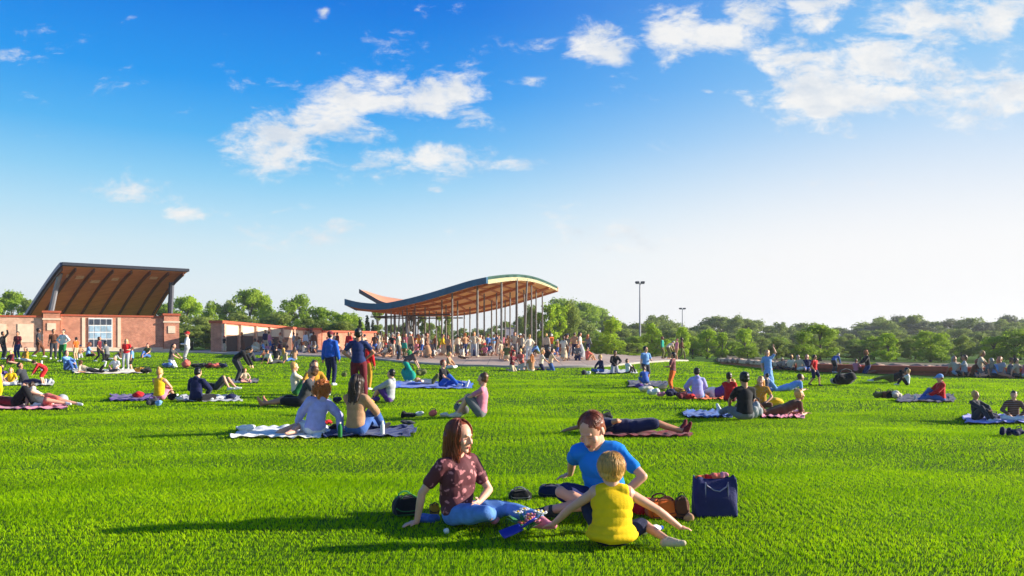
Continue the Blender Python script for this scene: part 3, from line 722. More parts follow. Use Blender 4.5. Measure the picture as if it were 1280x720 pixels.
def tree(kind, colr, u, vtop, wpx, Y, label, group, zb=None, var=None):
    x = (u-640)/FPX*Y; zb = tz(x, Y) if zb is None else zb
    h = CAMH+(HOR-vtop)/FPX*Y-zb; w = wpx/FPX*Y
    unit = {'broad': .85, 'oval': .66, 'tall': .42, 'conifer': .42, 'bush': 1.5}[kind]
    cm, tm = TREEP[kind][(RND.randrange(99) if var is None else var) % len(TREEP[kind])]
    o = empty(NAMEK[kind], (x, Y, zb), RND.uniform(0, 6.28))
    sx = w/unit*RND.uniform(.92, 1.18); o.scale = (sx, sx*RND.uniform(.85, 1.15), h/ (1.0 if kind != 'bush' else .95))
    assert label not in used_lab, label
    used_lab.add(label); tag(o, label, 'bush' if kind == 'bush' else 'tree', group)
    link('trunk' if kind != 'bush' else 'stem', tm, BARK, o); link('crown' if kind != 'bush' else 'foliage', cm, LEAF[colr], o)
    return o
ORD = 'first second third fourth fifth sixth seventh eighth ninth tenth eleventh twelfth thirteenth fourteenth fifteenth sixteenth seventeenth eighteenth nineteenth twentieth'.split()[:19]+[(t[:-1]+'ieth' if w == 'zeroth' else t+'-'+w) for t in ('twenty', 'thirty', 'forty', 'fifty') for w in 'zeroth first second third fourth fifth sixth seventh eighth ninth'.split()]
SZ = lambda h: 'tall' if h > 42 else 'low' if h < 24 else 'middling'
CN = {'dark': 'dark green', 'mid': 'mid green', 'bright': 'bright yellow-green', 'needle': 'blackish green', 'pale': 'grey green'}
def row(items, Y, place, group, jit=6, start=0):
    for i, (kind, colr, u, vt, w) in enumerate(items):
        Yk = Y+RND.uniform(-jit, jit)
        tree(kind, colr, u, vt, w, Yk, f'{CN[colr]} {"round" if kind=="broad" else "slim" if kind=="tall" else "pointed" if kind=="conifer" else "oval"} tree, {ORD[i+start]} from left {place}', group)
G1 = 'trees beyond the stage and brick arcade'
row([('broad','mid',-14,372,50),('broad','mid',16,364,44),('broad','dark',40,375,40)], 95, 'beside the stage roof', G1)
row([('broad','mid',205,380,46),('broad','bright',232,371,48),('broad','mid',262,377,50),('broad','dark',285,374,40),('broad','mid',312,362,62),('broad','mid',334,370,46),('broad','mid',372,367,62),('broad','mid',404,383,46),('oval','bright',352,388,30),('broad','mid',428,390,44),('broad','mid',443,392,40)], 112, 'in the arcade row', G1)
row([('broad','dark',218,392,60),('broad','dark',258,396,60),('broad','dark',300,392,70),('broad','dark',345,392,60),('broad','dark',390,398,60),('broad','dark',425,402,60)], 98, 'in the low dark arcade row', G1)
row([('broad','dark',x,410+RND.uniform(-4,3),56) for x in (210,240,268)], 80, 'between stage and arcade', G1, 3)
G2 = 'trees seen between the pavilion columns'
row([('conifer','needle',450,398,14),('conifer','needle',459,393,14),('conifer','needle',466,399,12),('tall','dark',472,384,18),('tall','needle',514,386,16),('tall','dark',528,384,14),('tall','mid',549,384,14),('tall','dark',560,388,14)], 100, 'through the pavilion end by the arcade', G2)
row([('broad','dark',u,v,w) for u,v,w in ((488,406,30),(505,404,30),(536,404,32),(558,405,30),(578,410,28),(598,411,30),(618,407,30),(634,402,28),(648,396,30),(662,392,34))], 130, 'in the low row through the pavilion', G2)
row([('tall','bright',676,388,20),('tall','bright',688,378,26),('broad','dark',664,380,30),('tall','bright',700,378,26),('broad','dark',712,376,34)], 84, 'in the clump past the pavilion roof tip', 'trees at the end of the pavilion', 2)
G3 = 'young trees beyond the path'
row([('oval','bright',764,398,32),('oval','bright',745,425,22),('oval','bright',815,404,26),('oval','bright',831,424,18),('oval','bright',854,408,26),('oval','bright',884,412,30),('oval','bright',903,415,22),('oval','bright',931,410,34),('oval','bright',840,426,16),('oval','mid',866,420,20)], 74, 'of the young ones beyond the path', G3, 2)
G4 = 'woodland trees behind the lawn'
base = []
prof = [(700,372),(730,378),(752,384),(775,404),(800,404),(822,393),(845,402),(868,408),(890,396),(915,395),(945,399),(975,402),(1000,404),(1020,404),(1045,409),(1062,412),(1082,403),(1100,396),(1125,394),(1140,394),(1165,401),(1185,398),(1215,396),(1240,402),(1262,394),(1290,396),(1320,392)]
prof_ = sorted(prof+[((a[0]+b[0])/2, (a[1]+b[1])/2+RND.uniform(0, 9)) for a, b in zip(prof, prof[1:])])
row([(('broad') if i % 4 else 'oval', 'mid' if 700 <= u <= 760 else 'dark' if i % 3 else 'pale' if u > 1060 else 'dark', u, v, RND.uniform(34, 46)) for i, (u, v) in enumerate(prof_)], 165, 'in the skyline row of the wood', G4, 14)
prof2 = [(u, float(np.interp(u, [700, 760, 800, 1000, 1330], [392, 408, 414, 416, 410]))+RND.uniform(-4, 5)) for u in range(700, 1335, 20)]
row([('broad' if int(u) % 3 else 'oval', 'dark', u+RND.uniform(-6, 6), v, RND.uniform(30, 42)) for u, v in prof2], 128, 'in the middle row of the wood', G4, 8)
prof3 = [(u, float(np.interp(u, [700, 760, 900, 1330], [408, 420, 424, 420]))+RND.uniform(-4, 4)) for u in range(702, 1335, 23)]
row([('broad', 'dark' if int(u)%2 else 'mid', u+RND.uniform(-5, 5), v, RND.uniform(30, 40)) for u, v in prof3], 104, 'in the lowest row of the wood', G4, 5)
prof4 = [(u, float(np.interp(u, [940, 1100, 1330], [428, 425, 422]))+RND.uniform(-5, 5)) for u in range(940, 1335, 26)]
row([('broad', 'dark' if i % 3 else 'mid', u+RND.uniform(-6, 6), v, RND.uniform(34, 46)) for i, (u, v) in enumerate(prof4)], 70, 'in the low row right behind the brick wall', 'trees just behind the retaining wall', 3)
row([('oval', 'mid' if i % 2 else 'dark', u+RND.uniform(-5, 5), 424+RND.uniform(-5, 5), 34) for i, u in enumerate(range(706, 940, 19))], 88, 'in the low row behind the path', 'trees just behind the path', 3)
row([('broad','mid',1025,406,52),('oval','bright',1110,416,38),('broad','mid',1163,414,56),('oval','bright',1242,420,34),('broad','mid',1268,412,60),('broad','mid',1310,410,60),('oval','mid',1005,414,28)], 62, 'of the near ones behind the brick wall', 'trees just behind the retaining wall', 2)
# shrubs along the wall bed
sh = [(708,440,24,84),(728,436,26,82),(751,437,24,82),(776,438,22,80),(792,441,16,80),(820,441,16,80),(902,447,18,66),(935,450,16,62),(975,450,20,54),(1002,452,16,52),(1032,454,18,50),(1062,453,18,50),(1089,452,18,48),(1116,456,16,46),(1139,457,14,44),(1168,457,20,44),(1197,456,20,44),(1226,458,22,43),(1258,457,22,42),(1290,458,24,42)]
for i, (u, v, w, Y) in enumerate(sh):
    tree('bush', 'mid' if i % 3 == 0 else 'bright' if u < 800 else 'pale' if i % 3 == 1 else 'dark', u, v, w, Y, f'low {["mid green","grey green","dark green"][i%3] if u>=800 else "bright green"} bush, {ORD[i]} from the left in the planting bed', 'bushes in the planting beds')
# ================================================================ people
def remesh(mb, name, voxel, smooth=4, disp=None, dec=None):
    me = mb.mesh(name); o = bpy.data.objects.new('tmp_shape', me); COL.objects.link(o)
    r = o.modifiers.new('r', 'REMESH'); r.mode = 'VOXEL'; r.voxel_size = voxel; r.use_smooth_shade = True
    if smooth:
        s = o.modifiers.new('s', 'SMOOTH'); s.factor = .5; s.iterations = smooth
    if dec:
        d = o.modifiers.new('d', 'DECIMATE'); d.ratio = dec
    dg = bpy.context.evaluated_depsgraph_get(); ev = o.evaluated_get(dg)
    out = bpy.data.meshes.new_from_object(ev); out.name = name
    bpy.data.objects.remove(o); bpy.data.meshes.remove(me)
    if disp:
        n = len(out.vertices); co = np.empty(n*3, np.float32); no = np.empty(n*3, np.float32)
        out.vertices.foreach_get('co', co); out.vertex_normals.foreach_get('vector', no)
        co = co.reshape(-1, 3); no = no.reshape(-1, 3)
        d = disp(co, no); co += no*d[:, None]; out.vertices.foreach_set('co', co.ravel())
    out.materials.clear(); out.materials.append(None)
    out.polygons.foreach_set('use_smooth', [True]*len(out.polygons)); out.update()
    return out
def folds(amp, f=16, seed=0):
    rs = np.random.RandomState(seed*7+3); K = rs.normal(size=(7, 3)); K /= np.linalg.norm(K, axis=1)[:, None]
    K[:, 2] *= .8; fr = f*rs.uniform(.45, 1.9, 7); ph = rs.uniform(0, 6.28, 7); W = rs.normal(size=(3, 3)); W /= np.linalg.norm(W, axis=1)[:, None]
    def d(co, no):
        w = np.sin(co@W.T*f*.45+ph[:3])*1.3
        o = 0
        for i in range(7):
            q = np.sin(co@K[i]*fr[i]+ph[i]+w[:, i % 3])
            o = o+(1-np.abs(q)*1.6 if i % 2 else q*.8)*(f/fr[i])**.6
        return amp*.32*o
    return d
def ik(a, b, l1, l2, pole):
    d = b-a; L = d.length; dn = d.normalized() if L > 1e-6 else V((0, 0, -1))
    L2 = max(min(L, (l1+l2)*.997), abs(l1-l2)+.02); b = a+dn*L2
    c = (l1*l1+L2*L2-l2*l2)/(2*l1*L2); h = l1*math.sqrt(max(0, 1-c*c))
    p = pole-dn*pole.dot(dn); p = p.normalized() if p.length > 1e-5 else frame(dn)[0]
    return a+dn*(l1*c)+p*h, b
def orth(f, u):
    f = f-u*f.dot(u); return f.normalized() if f.length > 1e-5 else frame(u)[0]
D0 = dict(pel=(0,0,.93), pup=(0,0,1), up=(0,0,1), fwd=(1,0,0), cfwd=None, hdir=(1,0,0), hup=(0,0,1), neck=None,
          al=1.0, hl=(.05,.28,.82), hr=(.05,-.28,.82), el=(-1,.3,0), er=(-1,-.3,0), fl=(0,.1,.08), fr=(0,-.1,.08), kl=(1,0,0), kr=(1,0,0),
          tl=(1,.15,0), tr=(1,-.15,0), pl=None, pr=None, bulk=1.0, shw=.17, hk=1.09)
def joints(**k):
    p = dict(D0); p.update(k); J = dict(p)
    pel = V(p['pel']); pup = V(p['pup']).normalized(); fwd = orth(V(p['fwd']), pup); sd = pup.cross(fwd)
    up = V(p['up']).normalized(); cf = orth(V(p['cfwd'] or p['fwd']), up); cs = up.cross(cf)
    waist = pel+pup*.11; chest = waist+up*.2; nb = waist+up*.39
    nd_ = V(p['neck']).normalized() if p['neck'] else up
    hu = V(p['hup']).normalized(); hf = orth(V(p['hdir']), hu); hs = hu.cross(hf)
    hc = nb+nd_*p.get('nk', .085)+hu*.1*p['hk']
    J.update(PEL=pel, PUP=pup, FW=fwd, SD=sd, UP=up, CF=cf, CS=cs, WA=waist, CH=chest, NB=nb, HC=hc, HU=hu, HF=hf, HS=hs, ND=nd_)
    for s, a in ((1, 'l'), (-1, 'r')):
        sh = nb-up*.045+cs*(s*p['shw']); hip = pel+sd*(s*.092)-pup*.02
        el, ha = ik(sh, V(p['h'+a]), .29*p['al'], .255*p['al'], V(p['e'+a]))
        kn, an = ik(hip, V(p['f'+a]), .44, .42, V(p['k'+a]))
        hd = V(p['p'+a]).normalized() if p['p'+a] else (ha-el).normalized()
        J['SH'+a], J['EL'+a], J['HA'+a], J['HD'+a] = sh, el, ha, hd
        J['HI'+a], J['KN'+a], J['AN'+a], J['TO'+a] = hip, kn, an, V(p['t'+a]).normalized()
    return J
class HS:
    """scales capsule radii and leaves axes, which already carry the scale"""
    def __init__(s, mb, k): s.mb = mb; s.k = k
    def ell(s, c, r, ax=None, *a, **q):
        if ax is None: r = tuple(v*s.k for v in r)
        s.mb.ell(c, r, ax, *a, **q)
    def cap(s, p, q, r0, r1, *a): s.mb.cap(p, q, r0*s.k, r1*s.k, *a)
def torso(mb, J, g=0, legs=True):
    B = J['bulk']; A = (J['CF'], J['CS'], J['UP']); Ap = (J['FW'], J['SD'], J['PUP'])
    mb.ell(J['PEL']+J['PUP']*.01, (.112*B+g, .158*B+g, .115+g), Ap)
    mb.ell(J['WA']+J['UP']*.02, (.100*B+g, .132*B+g, .13+g), A)
    mb.ell(J['CH']+J['UP']*.035, (.112*B+g, .150*B+g, .165+g), A)
    mb.cap(J['SHl']-J['CS']*.03, J['SHr']+J['CS']*.03, .064*B+g, .064*B+g)
    mb.cap(J['NB']+J['UP']*.005+J['CS']*.03, J['SHl']+J['UP']*.005, .05+g*.7, .048+g)
    mb.cap(J['NB']+J['UP']*.005-J['CS']*.03, J['SHr']+J['UP']*.005, .05+g*.7, .048+g)
def hand(mb, w, d, palm, side, fine=True):
    """w wrist, d finger direction, palm = palm normal, side = thumb direction"""
    d = d.normalized(); palm = orth(palm, d); t = orth(side, d); t = (t-palm*t.dot(palm)).normalized()
    mb.cap(w, w+d*.05+t*.012, .024, .020); mb.cap(w+d*.01, w+d*.05-t*.018, .022, .018); mb.cap(w+d*.035+t*.02, w+d*.035-t*.022, .017, .016)
    for i, (o, L) in enumerate(((.028, .068), (.0095, .076), (-.0095, .070), (-.027, .054))):
        b = w+d*.068+t*o; m = b+(d+t*(o*2.2)+palm*.12).normalized()*L*.52; e = m+(d+t*(o*1.2)+palm*.5).normalized()*L*.48
        mb.cap(b-d*.015, m, .0098, .0088, 8); mb.cap(m, e, .0088, .0075, 8)
    b = w+d*.02+t*.024; m = b+(d*.65+t*.75+palm*.1).normalized()*.038; e = m+(d*.9+t*.35+palm*.2).normalized()*.03
    mb.cap(b-t*.01, m, .0125, .0105, 8); mb.cap(m, e, .0105, .0085, 8)
def headax(J):
    k = J['hk']; return J['HC'], J['HF']*k, J['HS']*k, J['HU']*k, k
def head(mb0, J):
    c, f, s, u, hk = headax(J); A = (f, s, u); mb = HS(mb0, hk)
    mb.ell(c-f*.012+u*.026, (.096, .076, .09), A); mb.ell(c+f*.026-u*.03, (.066, .06, .08), A)
    mb.ell(c+f*.045-u*.07, (.042, .043, .035), A); mb.ell(c+f*.072-u*.092, (.02, .022, .018), A)
    mb.cap(c+f*.079+s*.028+u*.028, c+f*.079-s*.028+u*.028, .0105, .0105, 8)
    mb.cap(c+f*.085+u*.02, c+f*.108-u*.02, .009, .0135, 8); mb.cap(c+f*.098-u*.026+s*.012, c+f*.098-u*.026-s*.012, .008, .008, 8)
    for k in (1, -1):
        mb.ell(c+f*.064+s*(.042*k)-u*.02, (.022, .02, .024), A); mb.ell(c-f*.004+s*(.077*k), (.018, .009, .03), A)
    mb.cap(J['NB']-J['ND']*.03, c-f*.018-u*.05, .056, .052)
def body_mb(J, bare=False):
    mb = MB(); torso(mb, J); head(mb, J)
    for a, k in (('l', 1), ('r', -1)):
        sh, el, ha = J['SH'+a], J['EL'+a], J['HA'+a]
        ar = J.get('ar', 1.0)
        mb.cap(sh, sh.lerp(el, .5), .05*ar, .045*ar); mb.cap(sh.lerp(el, .5), el, .045*ar, .037*ar)
        mb.cap(el, el.lerp(ha, .3), .038*ar, .039*ar); mb.cap(el.lerp(ha, .3), ha, .039*ar, .026*ar)
        palm = V(J.get('palm'+a, (0, 0, -1))); th = V(J.get('th'+a, tuple(J['CS']*(-k)+J['CF']*.6)))
        hand(mb, ha, J['HD'+a], palm, th)
        hip, kn, an = J['HI'+a], J['KN'+a], J['AN'+a]
        mb.cap(hip, hip.lerp(kn, .45), .088, .078); mb.cap(hip.lerp(kn, .45), kn, .078, .054)
        cd = kn.lerp(an, .3); back = orth(J['TO'+a]*-1, (an-kn).normalized())
        mb.cap(kn, cd+back*.012, .053, .056); mb.cap(cd+back*.012, an, .056, .036)
        t = J['TO'+a]; dn = (an-kn).normalized(); dn = (dn-t*dn.dot(t)); dn = dn.normalized() if dn.length > .1 else V((0, 0, -1))
        heel = an-t*.045+dn*.045; ball = an+t*.12+dn*.055
        mb.cap(an+dn*.01, heel, .036, .034); mb.cap(an+t*.02, ball, .036, .03); mb.cap(heel, ball, .03, .032); mb.cap(ball, ball+t*.05, .03, .022)
    return mb
def shirt_mb(J, sleeve='short', g=.017, long=False):
    mb = MB(); B = J['bulk']; A = (J['CF'], J['CS'], J['UP']); Ap = (J['FW'], J['SD'], J['PUP'])
    mb.ell(J['PEL']+J['PUP']*(.03 if not long else 0), (.118*B+g, .164*B+g, .10+g), Ap)
    mb.ell(J['WA']+J['UP']*.02, (.106*B+g, .142*B+g, .15+g), A); mb.ell(J['PEL'].lerp(J['WA'], .62), (.109*B+g, .150*B+g, .13+g), Ap); mb.ell(J['WA'].lerp(J['CH'], .55), (.107*B+g, .143*B+g, .15+g), A)
    if long: mb.ell(J['PEL']+J['PUP']*.0, (.15*B+g, .188*B+g, .085+g), Ap); mb.ell(J['PEL']+J['PUP']*.05, (.135*B+g, .172*B+g, .10+g), Ap)
    mb.ell(J['CH']+J['UP']*.03, (.112*B+g, .150*B+g, .165+g), A)
    if sleeve != 'tank': mb.cap(J['SHl']-J['CS']*.035, J['SHr']+J['CS']*.035, .060*B+g*.8, .060*B+g*.8)
    else: mb.cap(J['SHl']-J['CS']*.085, J['SHr']+J['CS']*.085, .066*B+g, .066*B+g)
    for a, k in (('l', 1), ('r', -1)):
        o = .03 if sleeve != 'tank' else .0
        e = J['SH'+a]+J['UP']*.003 if sleeve != 'tank' else J['NB']-J['UP']*.03+J['CS']*(k*.09)
        mb.cap(J['NB']-J['UP']*.016+J['CS']*(k*.045), e, .053+g*.8, .052+g)
        sh, el, ha = J['SH'+a], J['EL'+a], J['HA'+a]
        if sleeve == 'short': mb.cap(sh, sh.lerp(el, .6), .05+g, .043+g)
        elif sleeve == 'long':
            mb.cap(sh, el, .055+g, .046+g); mb.cap(el, el.lerp(ha, .92), .046+g, .031+g)
    return mb
def hood_mb(mb, J):
    mb.ell(J['NB']-J['CF']*.06+J['UP']*.03, (.06, .09, .06), (J['CF'], J['CS'], J['UP']))
def trousers_mb(J, kind='long', g=.015):
    mb = MB(); Ap = (J['FW'], J['SD'], J['PUP']); B = J['bulk']
    mb.ell(J['PEL']+J['PUP']*.0, (.113*B+g, .160*B+g, .115+g), Ap)
    for a in 'lr':
        hip, kn, an = J['HI'+a], J['KN'+a], J['AN'+a]
        if kind == 'shorts':
            e = hip.lerp(kn, .86); mb.cap(hip, e, .092+g, .07+g*1.6)
        else:
            mb.cap(hip, hip.lerp(kn, .5), .092+g, .08+g); mb.cap(hip.lerp(kn, .5), kn, .08+g, .058+g)
            mb.cap(kn, kn.lerp(an, .35), .058+g, .058+g); mb.cap(kn.lerp(an, .35), kn.lerp(an, .95), .058+g, .044+g)
    return mb
def shoe_mb(J, a):
    mb = MB(); kn, an = J['KN'+a], J['AN'+a]; t = J['TO'+a]; dn = (an-kn).normalized(); dn = (dn-t*dn.dot(t)); dn = dn.normalized() if dn.length > .1 else V((0, 0, -1))
    heel = an-t*.045+dn*.048; ball = an+t*.12+dn*.056
    mb.cap(an-dn*.0, heel, .043, .042); mb.cap(an+t*.02+dn*.01, ball, .042, .038); mb.cap(heel, ball, .04, .04); mb.cap(ball, ball+t*.055, .038, .031); return mb
def hair_mb(J, style):
    mb_ = MB(); c, f, s, u, hk = headax(J); A = (f, s, u); mb = HS(mb_, hk)
    if style == 'cap':
        mb.ell(c-f*.03+u*.01, (.085, .082, .075), A); mb.ell(c-f*.055-u*.02, (.05, .075, .05), A); return mb_
    k = 1.38 if style == 'curly' else 1.0
    if style == 'crop':
        mb.ell(c-f*.02+u*.034, (.0955, .081, .0895), A); mb.ell(c-f*.045-u*.01, (.052, .074, .07), A); return mb_
    dz_ = .042 if style == 'short' else .034
    mb.ell(c-f*(.03 if style == 'short' else .024)+u*dz_, (.0955*k, .084*k, .0885*k), A); mb.ell(c-f*.052-u*.012, (.056*k, .08*k, .072*k), A)
    for q in (1, -1): mb.ell(c-f*.02+s*(.06*q*k)+u*.0, (.045*k, .028*k, .055*k), A)
    if style in ('long', 'bob', 'curly'):
        bk = J['NB']-J['CF']*.085
        for q in (-1, -.5, 0, .5, 1):
            a = c-f*.07+s*(.06*q)+u*.0
            if style == 'long':
                e = bk-J['UP']*(.14 if abs(q) < 1 else .09)+J['CS']*(.07*q)-J['CF']*.025; m = J['NB']-J['CF']*.075+J['CS']*(.075*q)+u*.02
                mb.cap(a, m, .04, .036); mb.cap(m, e, .036, .018)
            else: mb.cap(a, c-f*.055+s*(.075*q)-u*.1, .04*k, .03*k)
    if style == 'bun': mb.ell(c-f*.08+u*.11, (.042, .042, .04), A)
    if style == 'pony':
        mb.cap(c-f*.11+u*.03, c-f*.15-u*.06, .03, .03); mb.cap(c-f*.15-u*.06, c-f*.13-u*.16, .03, .012)
    return mb_
def cap_mesh(J, name='cap'):
    mb = MB(); c, f, s, u, hk = headax(J)
    mb.ell(c-f*.012+u*.05, (.108, .092, .082), (f, s, u)); m1 = MB(); m1.v = mb.v; m1.f = mb.f
    m1.ell(c+f*.10+u*.045, (.075, .07, .012), (f-u*.12, s, u)); return m1
def hat_mesh(J):
    mb = MB(); c, f, s, u, hk = headax(J)
    mb.ell(c-f*.01+u*.06, (.10, .088, .085), (f, s, u)); mb.ell(c-f*.01+u*.052, (.17, .155, .014), (f, s, u)); return mb
def skirt_mb(J):
    mb = MB(); Ap = (J['FW'], J['SD'], J['PUP'])
    mb.ell(J['PEL'], (.13, .17, .12), Ap)
    kc = (J['KNl']+J['KNr'])/2; ac = (J['ANl']+J['ANr'])/2
    mb.tube([J['PEL']+J['PUP']*.05, J['PEL'].lerp(kc, .5), kc, kc.lerp(ac, .75)], [.15, .19, .22, .25], 16); return mb
# ---- poses (local: forward = +x, left = +y, the ground is z = 0)
POSES = {
 'stand': dict(),
 'stand_talk': dict(hl=(.28,.16,1.12), el=(-.3,.6,-1), hr=(.03,-.27,.83), fr=(.06,-.14,.08), hdir=(1,.4,-.1)),
 'hips': dict(hl=(.06,.17,1.02), hr=(.06,-.17,1.02), el=(-.2,1,0), er=(-.2,-1,0), fl=(.0,.16,.08), fr=(0,-.16,.08)),
 'walk': dict(fl=(.26,.09,.09), fr=(-.26,-.09,.14), hl=(-.16,.25,.86), hr=(.2,-.25,.9), up=(.05,0,1), pel=(0,0,.90)),
 'arm_up': dict(hl=(.12,.2,1.86), el=(.2,1,.0), hr=(.1,-.26,.9), up=(.02,-.06,1), pl=(0.1,0,1)),
 'bend': dict(pel=(-.1,0,.88), up=(.85,0,.55), pup=(.4,0,1), neck=(.9,0,.4), hdir=(.5,0,-1), hup=(1,0,.5), hl=(.55,.14,.55), hr=(.52,-.14,.6), el=(-.2,.5,.3), er=(-.2,-.5,.3), fl=(0,.12,.08), fr=(-.05,-.12,.08)),
 'phone': dict(hl=(.30,.04,1.18), hr=(.30,-.05,1.16), el=(0,.5,-1), er=(0,-.5,-1), hdir=(1,0,-.6), hup=(.4,0,1)),
 'sit_knees': dict(pel=(0,0,.115), up=(-.08,0,1), pup=(-.15,0,1), fl=(.48,.11,.08), fr=(.50,-.11,.08), kl=(.2,.1,1), kr=(.2,-.1,1), hl=(.42,.06,.36), hr=(.42,-.04,.34), el=(0,1,-.2), er=(0,-1,-.2), hup=(.1,0,1)),
 'sit_cross': dict(pel=(0,0,.115), up=(.16,0,1), pup=(0,0,1), fl=(.28,-.14,.08), fr=(.36,.12,.08), kl=(.3,1,.12), kr=(.3,-1,.12), hl=(.34,.16,.2), hr=(.32,-.14,.22), el=(-.3,1,0), er=(-.3,-1,0), tl=(.3,-1,0), tr=(.3,1,0), hdir=(1,0,-.35), hup=(.25,0,1)),
 'sit_back': dict(pel=(0,0,.115), up=(-.42,0,1), pup=(-.3,0,1), fl=(.86,.08,.07), fr=(.84,-.12,.07), kl=(0,.1,1), kr=(0,-.1,1), hl=(-.42,.26,.06), hr=(-.42,-.26,.06), el=(-1,.3,.2), er=(-1,-.3,.2), pl=(-.6,.3,-.1), pr=(-.6,-.3,-.1), tl=(.25,.3,1), tr=(.25,-.3,1), hup=(-.1,0,1)),
 'sit_long': dict(pel=(0,0,.115), up=(.04,0,1), fl=(.84,.1,.07), fr=(.62,-.1,.09), kl=(0,.1,1), kr=(.2,-.1,1), hl=(.42,.12,.24), hr=(.36,-.1,.28), el=(-.3,1,-.3), er=(-.3,-1,-.3), tl=(.25,.3,1), tr=(.9,-.2,.3), hdir=(1,0,-.3), hup=(.2,0,1)),
 'sit_side': dict(pel=(0,0,.115), up=(0,-.22,1), fl=(.3,.52,.07), fr=(.0,.42,.08), kl=(1,.4,.1), kr=(1,.2,.2), hr=(-.08,-.44,.06), er=(-.3,-1,.3), hl=(.34,.22,.2), el=(-.2,1,0), tl=(-.3,1,0), tr=(-.4,1,0), pr=(.2,-1,-.2), hdir=(1,.3,-.1)),
 'kneel': dict(pel=(0,0,.36), up=(.18,0,1), pup=(.1,0,1), fl=(-.2,.1,.07), fr=(-.22,-.1,.07), kl=(1,.1,-.4), kr=(1,-.1,-.4), hl=(.42,.12,.5), hr=(.40,-.12,.46), el=(-.2,1,-.3), er=(-.2,-1,-.3), tl=(-1,0,-.1), tr=(-1,0,-.1), hdir=(1,0,-.4), hup=(.3,0,1)),
 'squat': dict(pel=(-.12,0,.3), up=(.5,0,1), pup=(.3,0,1), fl=(.1,.14,.08), fr=(.12,-.14,.08), kl=(1,.3,.3), kr=(1,-.3,.3), hl=(.5,.1,.3), hr=(.5,-.1,.26), el=(-.2,1,0), er=(-.2,-1,0), hdir=(1,0,-.5), hup=(.4,0,1)),
 'lie_back': dict(pel=(0,0,.12), pup=(-1,0,.02), up=(-1,0,.08), fwd=(0,0,1), fl=(.858,.12,.06), fr=(.85,-.12,.06), kl=(0,.2,1), kr=(0,-.2,1), hl=(-.98,.22,.05), hr=(-.16,-.1,.22), el=(0,1,.2), er=(.2,-1,.3), hup=(-1,0,.25), hdir=(-.1,.2,1), neck=(-1,0,.2), tl=(.3,.4,1), tr=(.3,-.4,1)),
 'lie_up': dict(pel=(0,0,.12), pup=(-1,0,.02), up=(-1,0,.1), fwd=(0,0,1), fl=(.62,.12,.08), fr=(.46,-.12,.08), kl=(0,.1,1), kr=(0,-.1,1), hl=(-.62,.22,.16), hr=(-.62,-.2,.16), el=(.0,1,.1), er=(0,-1,.1), hup=(-1,0,.35), hdir=(.2,0,1), neck=(-1,0,.3), tl=(.9,.1,.2), tr=(.9,-.1,.2)),
 'lie_front': dict(pel=(0,0,.13), pup=(1,0,.05), up=(1,0,.5), fwd=(0,0,-1), fl=(-.86,.1,.08), fr=(-.7,-.1,.38), kl=(0,0,-1), kr=(0,0,-1), hl=(.62,.14,.06), hr=(.62,-.12,.06), el=(.2,.2,-1), er=(.2,-.2,-1), hup=(0,0,1), hdir=(1,0,0), neck=(.6,0,.8), tl=(-1,.1,-.1), tr=(-.3,0,1), pl=(1,0,0), pr=(1,0,0)),
 'lie_side': dict(pel=(0,0,.165), pup=(-1,0,.05), up=(-.9,0,.45), fwd=(0,-1,.0), fl=(.84,-.06,.08), fr=(.62,-.2,.1), kl=(0,-1,.1), kr=(0,-1,.4), hl=(-.36,-.3,.06), hr=(-.1,-.12,.32), el=(-.2,-.2,-1), er=(.3,-.4,.6), hup=(-.35,0,1), hdir=(.1,-1,-.1), neck=(-.7,0,.6), tl=(.7,-.6,0), tr=(.7,-.6,0)),
}
CACHE = {}
def part_mesh(pose, part, opt, vox):
    key = (pose, part, opt, vox)
    if key in CACHE: return CACHE[key]
    J = joints(**POSES[pose]); g = max(.017, vox*.75); fd = folds(.006, 15, len(pose)) if vox < .02 else None
    if part == 'body': m = remesh(body_mb(J), 'body_'+pose, vox, 3)
    elif part == 'shirt': m = remesh(shirt_mb(J, opt, g), 'shirt_'+pose, vox*1.15, 4, fd)
    elif part == 'jacket':
        b = shirt_mb(J, 'long', g*1.7); hood_mb(b, J); m = remesh(b, 'jacket_'+pose, vox*1.15, 4, folds(.009, 13) if fd else None)
    elif part == 'trousers': m = remesh(trousers_mb(J, opt, g*.9), 'trousers_'+pose, vox*1.15, 4, fd)
    elif part == 'skirt': m = remesh(skirt_mb(J), 'skirt_'+pose, vox*1.2, 3, folds(.02, 18) if fd else None)
    elif part == 'hair': m = remesh(hair_mb(J, opt), 'hair_'+pose, min(vox*1.0, .014), 3, folds(.006 if opt != 'curly' else .022, 38 if opt != 'curly' else 60, 4))
    elif part == 'cap': m = cap_mesh(J).mesh('cap_'+pose, True)
    elif part == 'hat': m = hat_mesh(J).mesh('hat_'+pose, True)
    elif part == 'shoe': m = remesh(shoe_mb(J, opt), 'shoe_'+pose, vox, 2)
    CACHE[key] = m; return m
